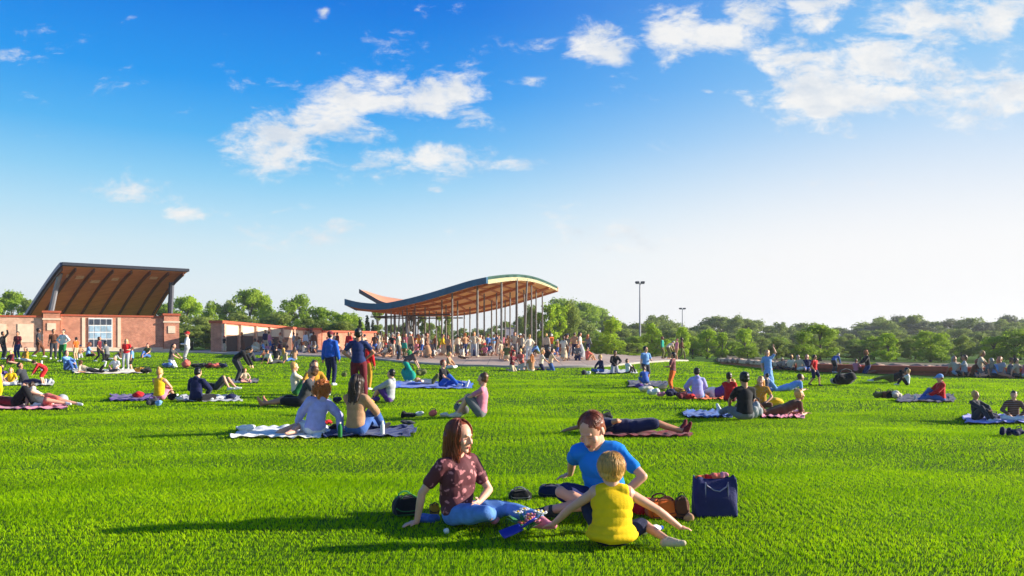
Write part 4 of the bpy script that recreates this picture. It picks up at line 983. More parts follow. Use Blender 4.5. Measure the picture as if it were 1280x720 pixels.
def person(pose, loc, rz, sc=1.0, sk='fair', hair=('short', 'brown'), top=('short', 'white'), legs=('long', 'denim'), shoes='white', hat=None, label=None, group=None, vox=.009, cat='person'):
    o = link('person', part_mesh(pose, 'body', '', vox), skin(sk)); o.location = loc; o.rotation_euler.z = math.radians(rz); o.scale = (sc, sc, sc)
    if hair: link('hair', part_mesh(pose, 'hair', hair[0] if not hat else 'cap', vox), hairm(hair[1]), o)
    if hat: link(hat[0], part_mesh(pose, hat[0], '', vox), cloth(hat[1]), o)
    if top:
        pk = (len(label or '')*7+len(pose)) % 8; tm = pcloth(top[1], ('striped', 'printed')[pk]) if pk < 2 and not pose.startswith('lie') and vox < .02 and top[0] in ('short', 'long') and 'black t-' not in label and 'dark blue t' not in label else cloth(top[1])
        if top[0] == 'jacket': link('jacket', part_mesh(pose, 'jacket', '', vox), cloth(top[1]), o)
        else: link('shirt' if top[0] != 'tank' else 'tank_top', part_mesh(pose, 'shirt', top[0], vox), tm, o)
    if legs:
        if legs[0] == 'skirt': link('skirt', part_mesh(pose, 'skirt', '', vox), cloth(legs[1]), o)
        else: link('shorts' if legs[0] == 'shorts' else 'trousers', part_mesh(pose, 'trousers', legs[0], vox), cloth(legs[1]), o)
    if shoes and vox < .02:
        for a in 'lr': link('shoe', part_mesh(pose, 'shoe', a, vox), cloth(shoes), o)
    tag(o, label, cat, group); return o
# ================================================================ the family nearest the camera
def G(u, v, dz=0):
    p = hit(u, v); p.z += dz; return p
def skin_eyes(o, J, sc=1, iris=(60,40,28), eye=True, lip=(176,92,84)):
    c, f, s, u, hk = headax(J)
    em = mat('shaded_eye_white', lin((150,138,130)), rough=.6, var=.02, bump=0); im = mat('brown_iris', lin(iris), rough=.5, bump=0)  # eye white greyed, shadow on the eyes put into the colour
    for k in (1, -1):
        if not eye: continue
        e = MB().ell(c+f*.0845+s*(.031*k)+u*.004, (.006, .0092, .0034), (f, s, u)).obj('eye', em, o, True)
        MB().ell(c+f*.0895+s*(.031*k)+u*.004, (.0022, .0045, .0033), (f, s, u)).obj('iris', im, e, True)
        MB().cap(c+f*.094+s*(.018*k)+u*.03, c+f*.084+s*(.047*k)+u*.031, .0026, .0018, 6).obj('eyebrow', mat('dark_brow_hair', lin((60,38,26)), bump=0), o, True)
    for k in (1, -1): MB().cap(c+f*.0905+s*(.021*k)+u*.0075, c+f*.086+s*(.042*k)+u*.0065, .0016, .0012, 6).obj('eyelash', mat('dark_brow_hair', lin((60,38,26)), bump=0), o, True)
    mb = MB(); mb.cap(c+f*.094-u*.054+s*.019, c+f*.1-u*.053, .004, .006, 8); mb.cap(c+f*.094-u*.054-s*.019, c+f*.1-u*.053, .004, .006, 8); mb.cap(c+f*.094-u*.063+s*.012, c+f*.094-u*.063-s*.012, .0058, .0058, 8)
    remeshed = remesh(mb, 'mouth', .003, 2); link('mouth', remeshed, mat('lip', lin(lip), rough=.4, bump=0, var=.05), o)
def strands(J, n, length, rad=.0045, seed=3, part=0.0, back=.07, spread=1.0, wav=.01, thm=1.62, amax=2.35, R_=(.104, .091, .098)):
    rs = random.Random(seed); c, f, s, u, hk = headax(J); mb = MB()
    cc = c-f*.02+u*.032
    for i in range(n):
        a = rs.uniform(-amax, amax)     # azimuth from the back of the head
        th0 = rs.uniform(.05, .5); pts = []; d = (-f*math.cos(a)+s*math.sin(a)*spread)
        j = rs.uniform(-1, 1); lift = rs.uniform(.98, 1.07 if length > 0 else 1.01); fly = rs.random() < .07; w1, w2 = rs.uniform(3, 11), rs.uniform(0, 6)
        if fly: lift += rs.uniform(.03, .10)
        for k in range(6):
            th = th0+((thm if abs(a) < 1.9 else min(thm, 1.62))-th0)*k/5
            pts.append(cc+f*(-R_[0]*math.cos(a)*math.sin(th)*lift)+s*(R_[1]*math.sin(a)*math.sin(th)*lift)+u*(R_[2]*math.cos(th)*lift))
        p = pts[-1]; L = max(length, 0)*rs.uniform(.8, 1.08)*(1 if abs(a) < 1.5 else .85); m = 7 if length > 0 else 1
        for k in range(1, m+1):
            t = k/m; q = p+V((0, 0, -1))*(L*t)
            pull = (J['NB']-J['CF']*back-q); pull.z = 0
            q = q+pull*(.35*t*(1-.25*abs(j)))+J['CS']*(j*.02*t)+V((math.sin(t*w1+w2), math.cos(t*w1*.8+w2*2), 0))*wav*t*(2.2 if fly else 1)
            ax = J['WA'].lerp(J['NB'], .8); 
            pts.append(q)
        r = rad*rs.uniform(.45, 1.1)*(.5 if fly else 1); mb.tube(pts, [r*.6]+[r]*(len(pts)-4)+[r*.9, r*.6, r*.15], 5)
    return mb
def hero(name_label, loc, rz, sc, J, sk, top, legs, hairc, hairstyle, sh=True, vox=.0055, hair_extra=None, foldamp=.013, shoec='white', barefoot=False, face=True, dark_trim=None):
    o = link('person', remesh(body_mb(J), 'body', vox, 3), skin(sk)); o.location = loc; o.rotation_euler.z = math.radians(rz); o.scale = (sc,)*3
    link(top[2], remesh(shirt_mb(J, top[0], top[3] if len(top) > 3 else .017, len(top) > 4), 'top', vox*1.2, 5, folds(foldamp, 17, 2)), top[1], o)
    link(legs[2], remesh(trousers_mb(J, legs[0], .014), 'legs', vox*1.2, 5, folds(foldamp*.8, 20, 5)), legs[1], o)
    hm = remesh(hair_mb(J, hairstyle), 'hair', .006, 3, folds(.0035, 60, 1))
    h = link('hair', hm, hairm(hairc), o)
    if hair_extra: hair_extra.obj('hair_strands', hairm(hairc), h, True)
    if not barefoot:
        for a in 'lr': link('shoe', remesh(shoe_mb(J, a), 'shoe', .006, 2), cloth(shoec), o)
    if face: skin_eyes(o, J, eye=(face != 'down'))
    tag(o, name_label, 'person', 'family sitting together nearest the camera'); return o

# printed blouse: maroon with pink flowers
def floral():
    m, nt, b, out = new_mat('maroon_floral_print')
    tc = nd(nt, 'ShaderNodeTexCoord'); v = nd(nt, 'ShaderNodeTexVoronoi', i_Scale=13.0); n = nd(nt, 'ShaderNodeTexNoise', i_Scale=16.0, i_Detail=3.0)
    ad = nd(nt, 'ShaderNodeVectorMath', operation='ADD'); nt.links.new(tc.outputs['Object'], ad.inputs[0])
    nt.links.new(tc.outputs['Object'], n.inputs['Vector']); s = nd(nt, 'ShaderNodeVectorMath', operation='SCALE'); s.inputs['Scale'].default_value = .12
    nt.links.new(n.outputs['Color'], s.inputs[0]); nt.links.new(s.outputs[0], ad.inputs[1]); nt.links.new(ad.outputs[0], v.inputs['Vector'])
    mr = nd(nt, 'ShaderNodeValToRGB'); e = mr.color_ramp.elements; e[0].position = .22; e[0].color = (*lin((205,128,130)), 1); e[1].position = .36; e[1].color = (*lin((92,38,46)), 1)
    nt.links.new(v.outputs['Distance'], mr.inputs[0]); nt.links.new(mr.outputs[0], b.inputs['Base Color']); b.inputs['Roughness'].default_value = .8
    return m
FLOR = floral()
def denim(name, c):
    return mat(name, lin(c), rough=.85, var=.28, scale=7, bump=.3, bscale=120, spec=.2)
# woman: sits facing right of the picture, leaning back on her right hand
wl = G(572, 657); W0 = wl.copy(); W0.z = tz(wl.x, wl.y)+.02
def loc_of(base, rz, p, sc): # world point to the figure's own coordinates
    q = (V(p)-base)/sc; a = -math.radians(rz); return V((q.x*math.cos(a)-q.y*math.sin(a), q.x*math.sin(a)+q.y*math.cos(a), q.z))
rzw = -14; scw = .87
hw = loc_of(W0, rzw, G(521, 660, .05), scw)
Jw = joints(pel=(0,0,.12), pup=(-.12,0,1), up=(.05,-.07,1), cfwd=(1,-.75,0), hdir=(1,-.38,-.2), hup=(.16,-.05,1), neck=(.12,0,1),
            hr=tuple(hw), er=(-.6,-.3,.1), pr=(-.75,-.5,-.1), palmr=(0,0,-1), thr=(.5,-.8,0),
            hl=(.25,-.13,.24), el=(.4,1,-.3), pl=(-.1,-1,-.12), palml=(-1,0,.1), thl=(0,0,1), 
            fr=(.32,.08,.08), kr=(.9,-.55,.2), fl=(.80,-.02,.09), kl=(.1,1,.22), tr=(-.2,1,-.1), tl=(1,-.4,.1), bulk=1.12, shw=.172, al=1.1, hk=1.26)
woman = hero('woman with long auburn hair, maroon floral blouse and light jeans, leaning on one hand', W0, rzw, scw, Jw, 'fair', ('short', FLOR, 'blouse', .024), ('long', denim('light_denim', (96,140,205)), 'jeans'), 'auburn', 'long', hair_extra=strands(Jw, 700, .46, .0046, back=.13, wav=.034), shoec='pink')
# man: cross legged, facing the camera and a little to the left
M0 = G(756, 643); M0.z += .02; rzm = -112; scm = .98
hm_ = loc_of(M0, rzm, G(706, 618, .05), scm)
Jm = joints(pel=(0,0,.12), pup=(-.1,0,1), up=(.34,-.1,1), cfwd=(1,-.05,0), hdir=(1,-.2,-.75), hup=(.62,-.16,1), neck=(.6,-.12,1),
            hr=tuple(hm_), er=(-.4,-1,.1), pr=(.2,-.6,-.15), thr=(1,0,0),
            hl=(.26,.2,.2), el=(-.1,1,0), pl=(1,-.3,-.2), fr=(.34,.1,.08), kr=(.35,-1,.42), fl=(.42,-.36,.08), kl=(1,.35,.3), tl=(.2,-1,0), tr=(.3,1,0), bulk=1.2, shw=.19, al=1.06, hk=1.36, nk=.05)
man = hero('man with short brown hair in bright blue t-shirt and navy shorts, looking down', M0, rzm, scm, Jm, 'fair', ('short', mat('bright_blue_cotton', lin((30,130,225)), rough=.85, var=.08, scale=5, bump=.2, bscale=90, spec=.2), 't_shirt', .022), ('shorts', denim('navy_twill', (34,42,92)), 'shorts'), 'auburn', 'crop', hair_extra=strands(Jm, 900, -.012, .0028, 5, wav=0, thm=1.25, amax=2.3, R_=(.0955, .081, .0905)), barefoot=False, shoec='charcoal', face='down', foldamp=.014)
# child in yellow: back to the camera, both arms spread to the ground
C0 = G(765, 684); C0.z += .015; rzc = 86; scc = .66
hl_ = loc_of(C0, rzc, G(684, 669, .05), scc); hr_ = loc_of(C0, rzc, G(868, 681, .06), scc)
Jc = joints(pel=(0,0,.125), pup=(0,0,1), up=(.30,0.0,1), al=1.3, ar=1.22, hdir=(1,.15,-.15), hup=(.16,.02,1), neck=(.4,0,1), hl=tuple(hl_), hr=tuple(hr_), el=(-.3,.3,.6), er=(-.3,-.3,.6),
            pl=(.2,.8,-.2), pr=(.1,-1,-.15), thl=(1,0,0), thr=(1,0,0), fl=(.55,.2,.08), kl=(.3,.5,1), fr=(-.02,-.62,.075), kr=(1,-.2,.25), tr=(-.25,-1,.1), tl=(1,.2,.3), bulk=1.5, shw=.2, hk=1.62, nk=.05)
_ik = ik
child = hero('blond child in yellow sleeveless top, back turned, both arms spread to the grass', C0, rzc, scc, Jc, 'fair', ('tank', mat('yellow_cotton', lin((245,200,20)), rough=.85, var=.06, scale=5, bump=.2, bscale=90, spec=.2), 'tank_top', .018, 1), ('shorts', denim('dark_navy_cotton', (40,44,70)), 'shorts'), 'blond', 'short', hair_extra=strands(Jc, 700, .025, .0040, 8, back=.05, wav=.012, thm=2.25), shoec='beige', face=True, foldamp=.009)

# ---- things round the family
FG = 'things lying round the family'
def bag_tote(loc, rz, w, h, d, col, label):
    o = empty('tote_bag', loc, rz); tag(o, label, 'bag', None)
    def side(a, b, k=0):
        t = 2*math.pi*a; sx = abs(math.cos(t))**.35*math.copysign(1, math.cos(t)); sy = abs(math.sin(t))**.35*math.copysign(1, math.sin(t))
        e = 1+.05*math.sin(b*3)+.012*math.sin(9*t+5*b); yy = d/2*(1-.45*b)*e
        return V((sx*w/2*(1-.03*b)*e, sy*yy+.01*math.sin(t*3+b*6), b*h+.012*math.sin(t*5)*b))
    def inner(a, b):
        p = side(a, b); return V((p.x*.965, p.y*.9, p.z+.008*(1-b)))
    MB().slab(side, inner, 60, 14).obj('bag_body', col, o, True)
    MB().box((0, 0, .012), (w*.92, d*.85, .02), bev=.008).obj('bottom', col, o)
    for s in (-1, 1):
        pts = [(x*.5, s*(d*.27)+s*.012*(1 if abs(x) > .2 else 1.6), h*.75+.0+z) for x, z in ((-.2, -.12), (-.2, .05), (-.17, .02), (-.05, -.02), (.05, -.03), (.17, .01), (.2, .05), (.2, -.12))]
        MB().tube([V(p) for p in pts], .011, 8, flat=.5).obj('handle', mat('grey_webbing', lin((150,150,175)), rough=.8), o, True)
    return o
NAVYC = mat('navy_canvas', lin((34,38,92)), rough=.75, var=.2, scale=9, bump=.3, bscale=70, spec=.3)
p = G(897, 648); p.y += .1; bag_tote(p, .04, .375, .345, .17, NAVYC, 'large open navy canvas tote bag standing on the grass')
for i, (dx, c, r) in enumerate(((-.135, 'orange', .035), (-.06, 'red', .03), (0.0, 'coral', .032), (.07, 'pink', .028))):
    mb = MB(); mb.ell((0, 0, 0), (r*1.3, r, r*.9)); mb.ell((r, 0, .005), (r, r*.8, r*.8)); o = link('towel', remesh(mb, 'towel', .006, 3, folds(.008, 40, i)), cloth(c)); o.location = (p.x+dx, p.y-.01, p.z+.335+.008*i)
    tag(o, f'small {c} towel corner peeking over the rim of the navy tote bag', 'towel', 'towels inside the tote bag')
def soft(name, u, v, size, colr, label, cat, seed=1, rz=0, dz=0, amp=.02, f=14, vox=.008, blobs=5, kind=None, dy=0):
    """a soft crumpled thing: bag, cloth or garment heap"""
    rs = random.Random(seed); mb = MB(); sx, sy, sz = size
    mb.ell((0, 0, sz*.45), (sx*.4, sy*.45, sz*.5))
    for _ in range(blobs):
        a, b = rs.uniform(-.32, .32), rs.uniform(-.3, .3); k = rs.uniform(.22, .34)
        mb.ell((a*sx, b*sy, sz*rs.uniform(.25, .55)), (sx*k, sy*k*1.1, sz*rs.uniform(.28, .46)))
    o = link(name, remesh(mb, name, vox, 3, folds(min(amp*1.7, sz*.26), f*1.5, seed)), cloth(colr) if isinstance(colr, str) else colr)
    q = G(u, v) if not isinstance(u, Vector) else u; q = V((q.x, q.y+dy, q.z+dz)); o.location = q; o.rotation_euler.z = rz; tag(o, label, cat); return o
def zipbag(name, u, v, w, d, h, colr, trim, label, cat, rz=0, tilt=0, seed=0, top=.75, straps=2, group=None):
    o = empty(name, G(u, v, .0), rz); o.rotation_euler.x = tilt; tag(o, label, cat, group); ph = seed*1.3
    def sk(a, b, k=1.0):
        t = 2*math.pi*a; e = .5; cx = abs(math.cos(t))**e*math.copysign(1, math.cos(t)); sy = abs(math.sin(t))**e*math.copysign(1, math.sin(t))
        f_ = math.pi*b; rr = (math.sin(f_)**.38); zz = -math.cos(f_)
        wr = 1+.035*math.sin(7*t+ph+4*b)+.03*math.sin(11*b+3*t+ph)+.02*math.sin(17*t-9*b)
        return V((cx*w/2*rr*wr*k*(1-(1-top)*b), sy*d/2*rr*wr*k*(1-(1-top)*b*1.4), h/2*(1+zz*.98)*(1+.03*math.sin(5*t+ph)*b)))
    MB().grid(sk, 56, 26).obj('bag_body', colr if not isinstance(colr, str) else cloth(colr), o, True)
    MB().tube([sk(.0+.5*k/10, .80)*1.0+V((0, 0, .003)) for k in range(11)], .006, 6).obj('zip', cloth(trim), o, True)
    pk = MB().tube([sk(.62+.26*k/10, .5-.14*math.sin(math.pi*k/10))*1.015 for k in range(11)]+[sk(.88-.26*k/10, .22)*1.015 for k in range(11)]+[sk(.62, .5)*1.015], .004, 6).obj('pocket_seam', cloth(trim), o, True)
    for q in range(straps):
        s1 = (-1, 1)[q]; MB().tube([V((-w*.22, s1*d*.2, h*.86)), V((-w*.2, s1*d*.3, h*1.05)), V((-w*.05, s1*d*.34, h*1.16)), V((w*.08, s1*d*.34, h*1.15)), V((w*.2, s1*d*.3, h*1.02)), V((w*.22, s1*d*.2, h*.84))], .009, 8, flat=.45).obj('strap', cloth(trim), o, True)
    return o
zipbag('duffel_bag', 828, 647, .33, .2, .17, 'orange', 'maroon', 'bright orange soft bag lying behind the child in yellow', 'bag', .25, 0, 2)
zipbag('shoulder_bag', 852, 648, .15, .12, .19, 'brown', 'black', 'small dark brown bag between the orange bag and navy tote', 'bag', -.2, .15, 5)
soft('jumper', 861, 651, (.09, .08, .07), 'tan', 'crumpled tan jumper beside the small brown bag', 'clothing', 9, amp=.035, f=30)
soft('jumper', 806, 641, (.27, .18, .12), 'red', 'crumpled red jumper lying behind the man in blue', 'clothing', 12, amp=.035, f=24)
zipbag('backpack', 508, 644, .27, .2, .17, 'black', 'green', 'black backpack with green trim lying behind the leaning woman', 'backpack', .4, 0, 8)
soft('cloth', 532, 652, (.18, .14, .07), 'denim', 'folded blue grey cloth beside the black backpack', 'cloth', 17, amp=.03, f=26)
zipbag('pouch', 543, 644, .1, .07, .1, 'mustard', 'brown', 'small mustard pouch behind the leaning woman', 'pouch', .3, 0, 3, straps=1)
zipbag('handbag', 650, 625, .25, .14, .1, 'black', 'grey', 'flat black handbag behind the jeans of the woman', 'bag', .1, 0, 6)
zipbag('cushion_bag', 690, 621, .3, .2, .12, 'navy', 'charcoal', 'navy bag between the black handbag and the man in blue', 'bag', -.1, 0, 7, straps=1)
soft('tissue', 557, 667, (.045, .04, .05), 'white', 'crumpled white tissue on the grass by the woman in jeans', 'tissue', 23, amp=.006, f=60, vox=.004)
# blue frisbee-like pouch and the pink white flowers
o = empty('beach_spade', G(628, 676, .03)); o.rotation_euler = (.25, -.35, .35); tag(o, 'deep blue plastic spade lying on the grass before the woman', 'toy spade')
def blade_(a, b): x = (a-.5)*2; y = b; w = .062*(1-.25*(y**3)); return V((y*.17, x*w, .018*x*x-.01*y))
MB().slab(lambda a, b: blade_(a, b)+V((0, 0, .004)), blade_, 12, 8).obj('spade_blade', mat('blue_plastic', lin((34,44,150)), rough=.35, var=.06, bump=0), o, True)
MB().tube([(.165, 0, 0), (.22, 0, .012), (.3, 0, .02)], [.011, .012, .014], 10).obj('handle', mat('blue_plastic', lin((34,44,150)), rough=.35, var=.06, bump=0), o, True)
fl = empty('flower_bunch', G(660, 668, .03)); fl.scale = (1.35,)*3; tag(fl, 'small bunch of pink and white flowers with green leaves on the grass', 'flowers')
rs = random.Random(4)
for i in range(13):
    a = rs.uniform(0, 6.28); r = rs.uniform(.01, .085); z = rs.uniform(.04, .13); x, y = r*math.cos(a)*1.3, r*math.sin(a)
    f = MB(); 
    for k in range(6):
        t = k*math.pi/3+a; f.ell((x+.018*math.cos(t), y+.018*math.sin(t), z), (.014, .009, .006), (V((math.cos(t), math.sin(t), .3)).normalized(), V((-math.sin(t), math.cos(t), 0)), V((0, 0, 1))), 8, 6)
    fo = f.obj('blossom', cloth(['white', 'pink', 'white', 'pink', 'coral'][i % 5]), fl, True)
    MB().ell((x, y, z+.006), (.008, .008, .006), seg=8, rings=6).obj('flower_centre', cloth('yellow'), fo, True)
    MB().tube([(0, 0, 0), (x*.6, y*.6, z*.5), (x, y, z)], .0025, 5).obj('stem', cloth('green'), fl)
for i in range(7):
    a = rs.uniform(0, 6.28); d = V((math.cos(a), math.sin(a), .5)); MB().slab(lambda u, v: d*(.03+.1*u)+V((-math.sin(a), math.cos(a), 0))*((v-.5)*.035*math.sin(math.pi*min(.95, u+.1)))+V((0, 0, .012)), lambda u, v: d*(.03+.1*u)+V((-math.sin(a), math.cos(a), 0))*((v-.5)*.035*math.sin(math.pi*min(.95, u+.1)))+V((0, 0, .010)), 6, 3).obj('leaf', cloth('green'), fl, True)
# water bottle
bt = empty('water_bottle', G(815, 668, .0)); tag(bt, 'small white bottle lying behind the child in yellow', 'bottle'); bt.rotation_euler = (0, math.radians(88), .5); bt.location.z += .04
MB().tube([(0,0,-.09),(0,0,-.085),(0,0,.05),(0,0,.07),(0,0,.085)], [.028,.033,.033,.022,.014], 16).obj('bottle_body', WHITE, bt, True); MB().tube([(0,0,.083),(0,0,.105)], .016, 14).obj('cap', cloth('blue'), bt)
# ================================================================ people and things across the lawn
SEAT = ('sit', 'kneel', 'squat')
def pp(pose, u, v, hp, rz, label, cat='person', group='people sitting and standing on the lawn', vox=.011, dz=.015, **k):
    st_ = k.pop('strand', None); b = G(u, v); H0 = {'kneel': 1.15, 'squat': 1.0, 'bend': 1.3, 'arm_up': 1.74}.get(pose, .92 if pose.startswith('sit') else 1.74)
    sc = hp*b.y/FPX/H0 if hp else 1.0
    if pose.startswith('lie'): sc = .97 if not hp else hp
    sc = max(.62, min(1.12, sc)); b.z += dz
    o = person(pose, b, rz, sc, label=label, group=group, vox=vox, **k)
    if st_:
        h = [c for c in o.children if c.name.startswith('hair')][0]; J = joints(**POSES[pose])
        (curls(J, 620) if st_ == 'curl' else strands(J, 520, st_, .0055, 5, back=.1, wav=.03)).obj('hair_strands', hairm(k['hair'][1]), h, True)
    return o
def curls(J, n):
    rs = random.Random(8); mb = MB(); c, f, s, u, hk = headax(J); cc = c-f*.03+u*.02
    for i in range(n):
        d = V((rs.gauss(0, 1), rs.gauss(0, 1), rs.gauss(0, 1))).normalized()
        if d.dot(V((1, 0, 0))) > .45 or d.z < -.8: continue
        x, y, _ = frame(d); r = rs.uniform(.10, .152)*hk; t0 = rs.uniform(0, 6); q = rs.uniform(.012, .02)
        mb.tube([cc+d*(r+.006*k)+x*math.cos(t0+k*1.3)*q+y*math.sin(t0+k*1.3)*q for k in range(-2, 5)], [.004, .006, .0065, .006, .0055, .004, .0015], 5)
    return mb
def blanket(u0, u1, v0, v1, colr, label, skew=0, stripe=None, dz=.014):
    a, b, c, d = G(u0+skew, v0), G(u1+skew, v0), G(u1, v1), G(u0, v1); cen = (a+b+c+d)/4; n = 60; BL.append([(q.x, q.y) for q in (a, b, c, d)]); rs = random.Random(int(u0)); ph = rs.uniform(0, 6)
    def top(x, y):
        p = a.lerp(b, x).lerp(d.lerp(c, x), y); e = min(x, 1-x, y, 1-y)
        p.x += .05*math.sin(y*7+ph)*(1 if e < .1 else .3); p.y += .05*math.sin(x*9+ph)*(1 if e < .1 else .3)
        w_ = abs(math.sin(x*13+ph+3*math.sin(y*5+x*4)))**3*.030+abs(math.sin(y*9+x*6+ph*2+2*math.sin(x*9)))**4*.026+.008*math.sin(x*37+y*21)
        if e < .10: w_ += .035*abs(math.sin(x*23+y*17+ph))
        z = tz(p.x, p.y)+dz+w_*.8
        return V((p.x, p.y, z))-cen
    o = MB().slab(top, lambda x, y: top(x, y)-V((0, 0, .006)), n, 30).obj('blanket', cloth(colr), None, True); o.location = cen
    tag(o, label, 'blanket', 'picnic blankets on the lawn'); return o
HEAPS = []
for i in range(6):
    rs = random.Random(90+i); mb = MB(); mb.ell((0, 0, .4), (.42, .42, .42))
    for _ in range(6): mb.ell((rs.uniform(-.3, .3), rs.uniform(-.3, .3), rs.uniform(.25, .6)), (rs.uniform(.2, .34),)*3)
    HEAPS.append(remesh(mb, 'soft_heap', .05, 2, folds(.07, 7, i)))
KIND = {'bag': ('bag', 'bag'), 'backpack': ('backpack', 'backpack'), 'towel': ('towel', 'towel'), 'jumper': ('jumper', 'clothing'), 'cushion': ('cushion', 'cushion')}
def heap(kind, u, v, w, h, colr, label, n=0, dz=.03, rz=.3, group='bags and clothes lying on the lawn'):
    o = link(kind, HEAPS[n % 6], cloth(colr)); o.location = G(u, v, dz); o.scale = (w, w*.8, h); o.rotation_euler.z = rz
    if kind in ('bag', 'backpack'):
        MB().tube([(-.32, -.1, .7), (-.25, -.12, 1.0), (0, -.12, 1.12), (.25, -.12, 1.0), (.32, -.1, .7)], .04, 8).obj('handle' if kind == 'bag' else 'strap', cloth('charcoal' if colr != 'charcoal' else 'grey'), o, True)
    tag(o, label, kind if kind in ('bag', 'backpack', 'towel', 'cushion') else 'clothing', group); return o
def cooler(u, v, w, h, c1, label, dz=.03):
    o = empty('cool_box', G(u, v, dz), .2); tag(o, label, 'cool box', 'bags and clothes lying on the lawn')
    MB().box((0, 0, h*.4), (w, w*.65, h*.8), bev=.02).obj('box_body', cloth(c1), o); MB().box((0, 0, h*.87), (w*1.04, w*.7, h*.13), bev=.02).obj('lid', WHITE, o)
    MB().tube([(-w*.45, 0, h*.8), (-w*.4, 0, h*1.05), (w*.4, 0, h*1.05), (w*.45, 0, h*.8)], .012, 6).obj('handle', STEELG, o); return o
def bottle(u, v, c, label, dz=.05, k=1.0):
    o = empty('bottle', G(u, v, dz)); o.scale = (k,)*3; tag(o, label, 'bottle', 'bottles and cups on the blankets')
    MB().tube([(0,0,0),(0,0,.005),(0,0,.17),(0,0,.2),(0,0,.22)], [.03,.036,.036,.02,.015], 12).obj('bottle_body', cloth(c), o, True); MB().tube([(0,0,.22),(0,0,.245)], .018, 10).obj('cap', WHITE, o)
def shoes_pair(u, v, c, label, rz=0, dz=.03):
    J = joints(fl=(0,.0,.08)); 
    o = empty('shoe_pair', G(u, v, dz), rz); tag(o, label, 'shoes', 'shoes taken off beside blankets')
    for k in (1, -1): 
        mb = MB(); mb.cap((-.1, 0, .045), (.06, 0, .04), .042, .04); mb.cap((-.1, 0, .02), (-.09, 0, .085), .042, .036); mb.cap((.06, 0, .038), (.14, 0, .035), .04, .03)
        if ('shoe',) not in CACHE: CACHE[('shoe',)] = remesh(mb, 'shoe', .009, 2)
        q = link('shoe', CACHE[('shoe',)], cloth(c), o); q.location = (0, k*.07, 0); q.rotation_euler.z = k*.15
def ball(u, v, r, c, label, dz=.0):
    o = link('ball', MB().ell((0, 0, 0), (r, r, r), seg=20, rings=14).mesh('ball', True), cloth(c)); o.location = G(u, v, dz+r); tag(o, label, 'ball'); return o

# -- two people with their backs turned on a white blanket (left of the family)
blanket(292, 404, 537, 549, 'white', 'white blanket under the curly haired person', 8)
blanket(408, 516, 535, 548, 'dark denim', 'dark blue blanket under the woman with long dark brown hair', 2)
pp('sit_long', 445, 545, 72, 68, 'woman with back turned, long dark brown hair, tan top and blue jeans', sk='tanned', hair=('long', 'dark brown'), top=('long', 'tan'), legs=('long', 'denim'), shoes='black', strand=.42, dz=.03)
pp('sit_side', 394, 545, 64, 122, 'person seen from behind with bushy ginger curls and loose lilac shirt', sk='fair', hair=('curly', 'ginger'), top=('jacket', 'lilac'), legs=('shorts', 'white'), shoes=None, strand='curl', dz=.03)
heap('cushion', 307, 541, .30, .14, 'white', 'white pillow at the end of the white blanket', 1, .02)
heap('bag', 418, 540, .22, .14, 'black', 'black bag between the curly haired person and long haired woman', 2, .02)
heap('jumper', 408, 532, .2, .1, 'red', 'red top lying by the curly haired person', 3, .02)
bottle(478, 546, 'white', 'white bottle on the blanket by the blue jeans', .02); bottle(425, 548, 'green', 'green bottle at the feet of the curly haired person', .02)
heap('cushion', 510, 533, .26, .1, 'charcoal', 'dark cushion on the grass past the blue jeans', 4)
# -- group behind them
blanket(352, 412, 498, 507, 'green', 'green blanket behind the curly haired person')
pp('sit_back', 378, 509, 52, 178, 'person in black shorts leaning back with bare legs stretched sideways', sk='tanned', hair=('short', 'brown'), top=('short', 'charcoal'), legs=('shorts', 'black'), shoes=None)
pp('sit_cross', 392, 496, 46, -60, 'person in mustard shirt sitting on the green blanket', sk='fair', hair=('bob', 'brown'), top=('short', 'mustard'), legs=('long', 'navy'))
pp('sit_knees', 370, 494, 40, 20, 'child in cream shirt with green shorts hugging knees', sk='fair', hair=('short', 'blond'), top=('short', 'cream'), legs=('shorts', 'green'))
heap('backpack', 404, 520, .3, .34, 'light grey', 'light grey patterned backpack behind the ginger curls', 5); heap('bag', 421, 505, .26, .2, 'navy', 'navy bag beside the people on the green blanket', 0)
pp('stand', 413, 482, 72, 80, 'tall man in navy hooded jumper and dark red cap seen from behind', sk='fair', hair=('cap', 'black'), hat=('cap', 'maroon'), top=('jacket', 'blue'), legs=('long', 'navy'))
pp('hips', 448, 502, 90, 92, 'man in dark blue t-shirt and maroon trousers standing behind the long haired woman', sk='tanned', hair=('short', 'black'), top=('short', 'dark denim'), legs=('long', 'maroon'), shoes='white')
pp('stand', 458, 488, 62, 80, 'child in red jumper close beside the man in dark blue t-shirt', sk='fair', hair=('short', 'brown'), top=('long', 'red'), legs=('long', 'mustard'))
heap('bag', 430, 472, .28, .24, 'olive', 'olive bag on the grass behind the two standing men', 1)
pp('sit_knees', 487, 503, 40, 170, 'black haired child in white and grey hooded top sitting sideways', sk='fair', hair=('short', 'black'), top=('jacket', 'light grey'), legs=('shorts', 'purple'), shoes='grey')
heap('bag', 470, 503, .24, .14, 'purple', 'purple bag by the child in white and grey', 2); heap('towel', 461, 506, .25, .12, 'yellow', 'yellow towel by the purple bag', 3)
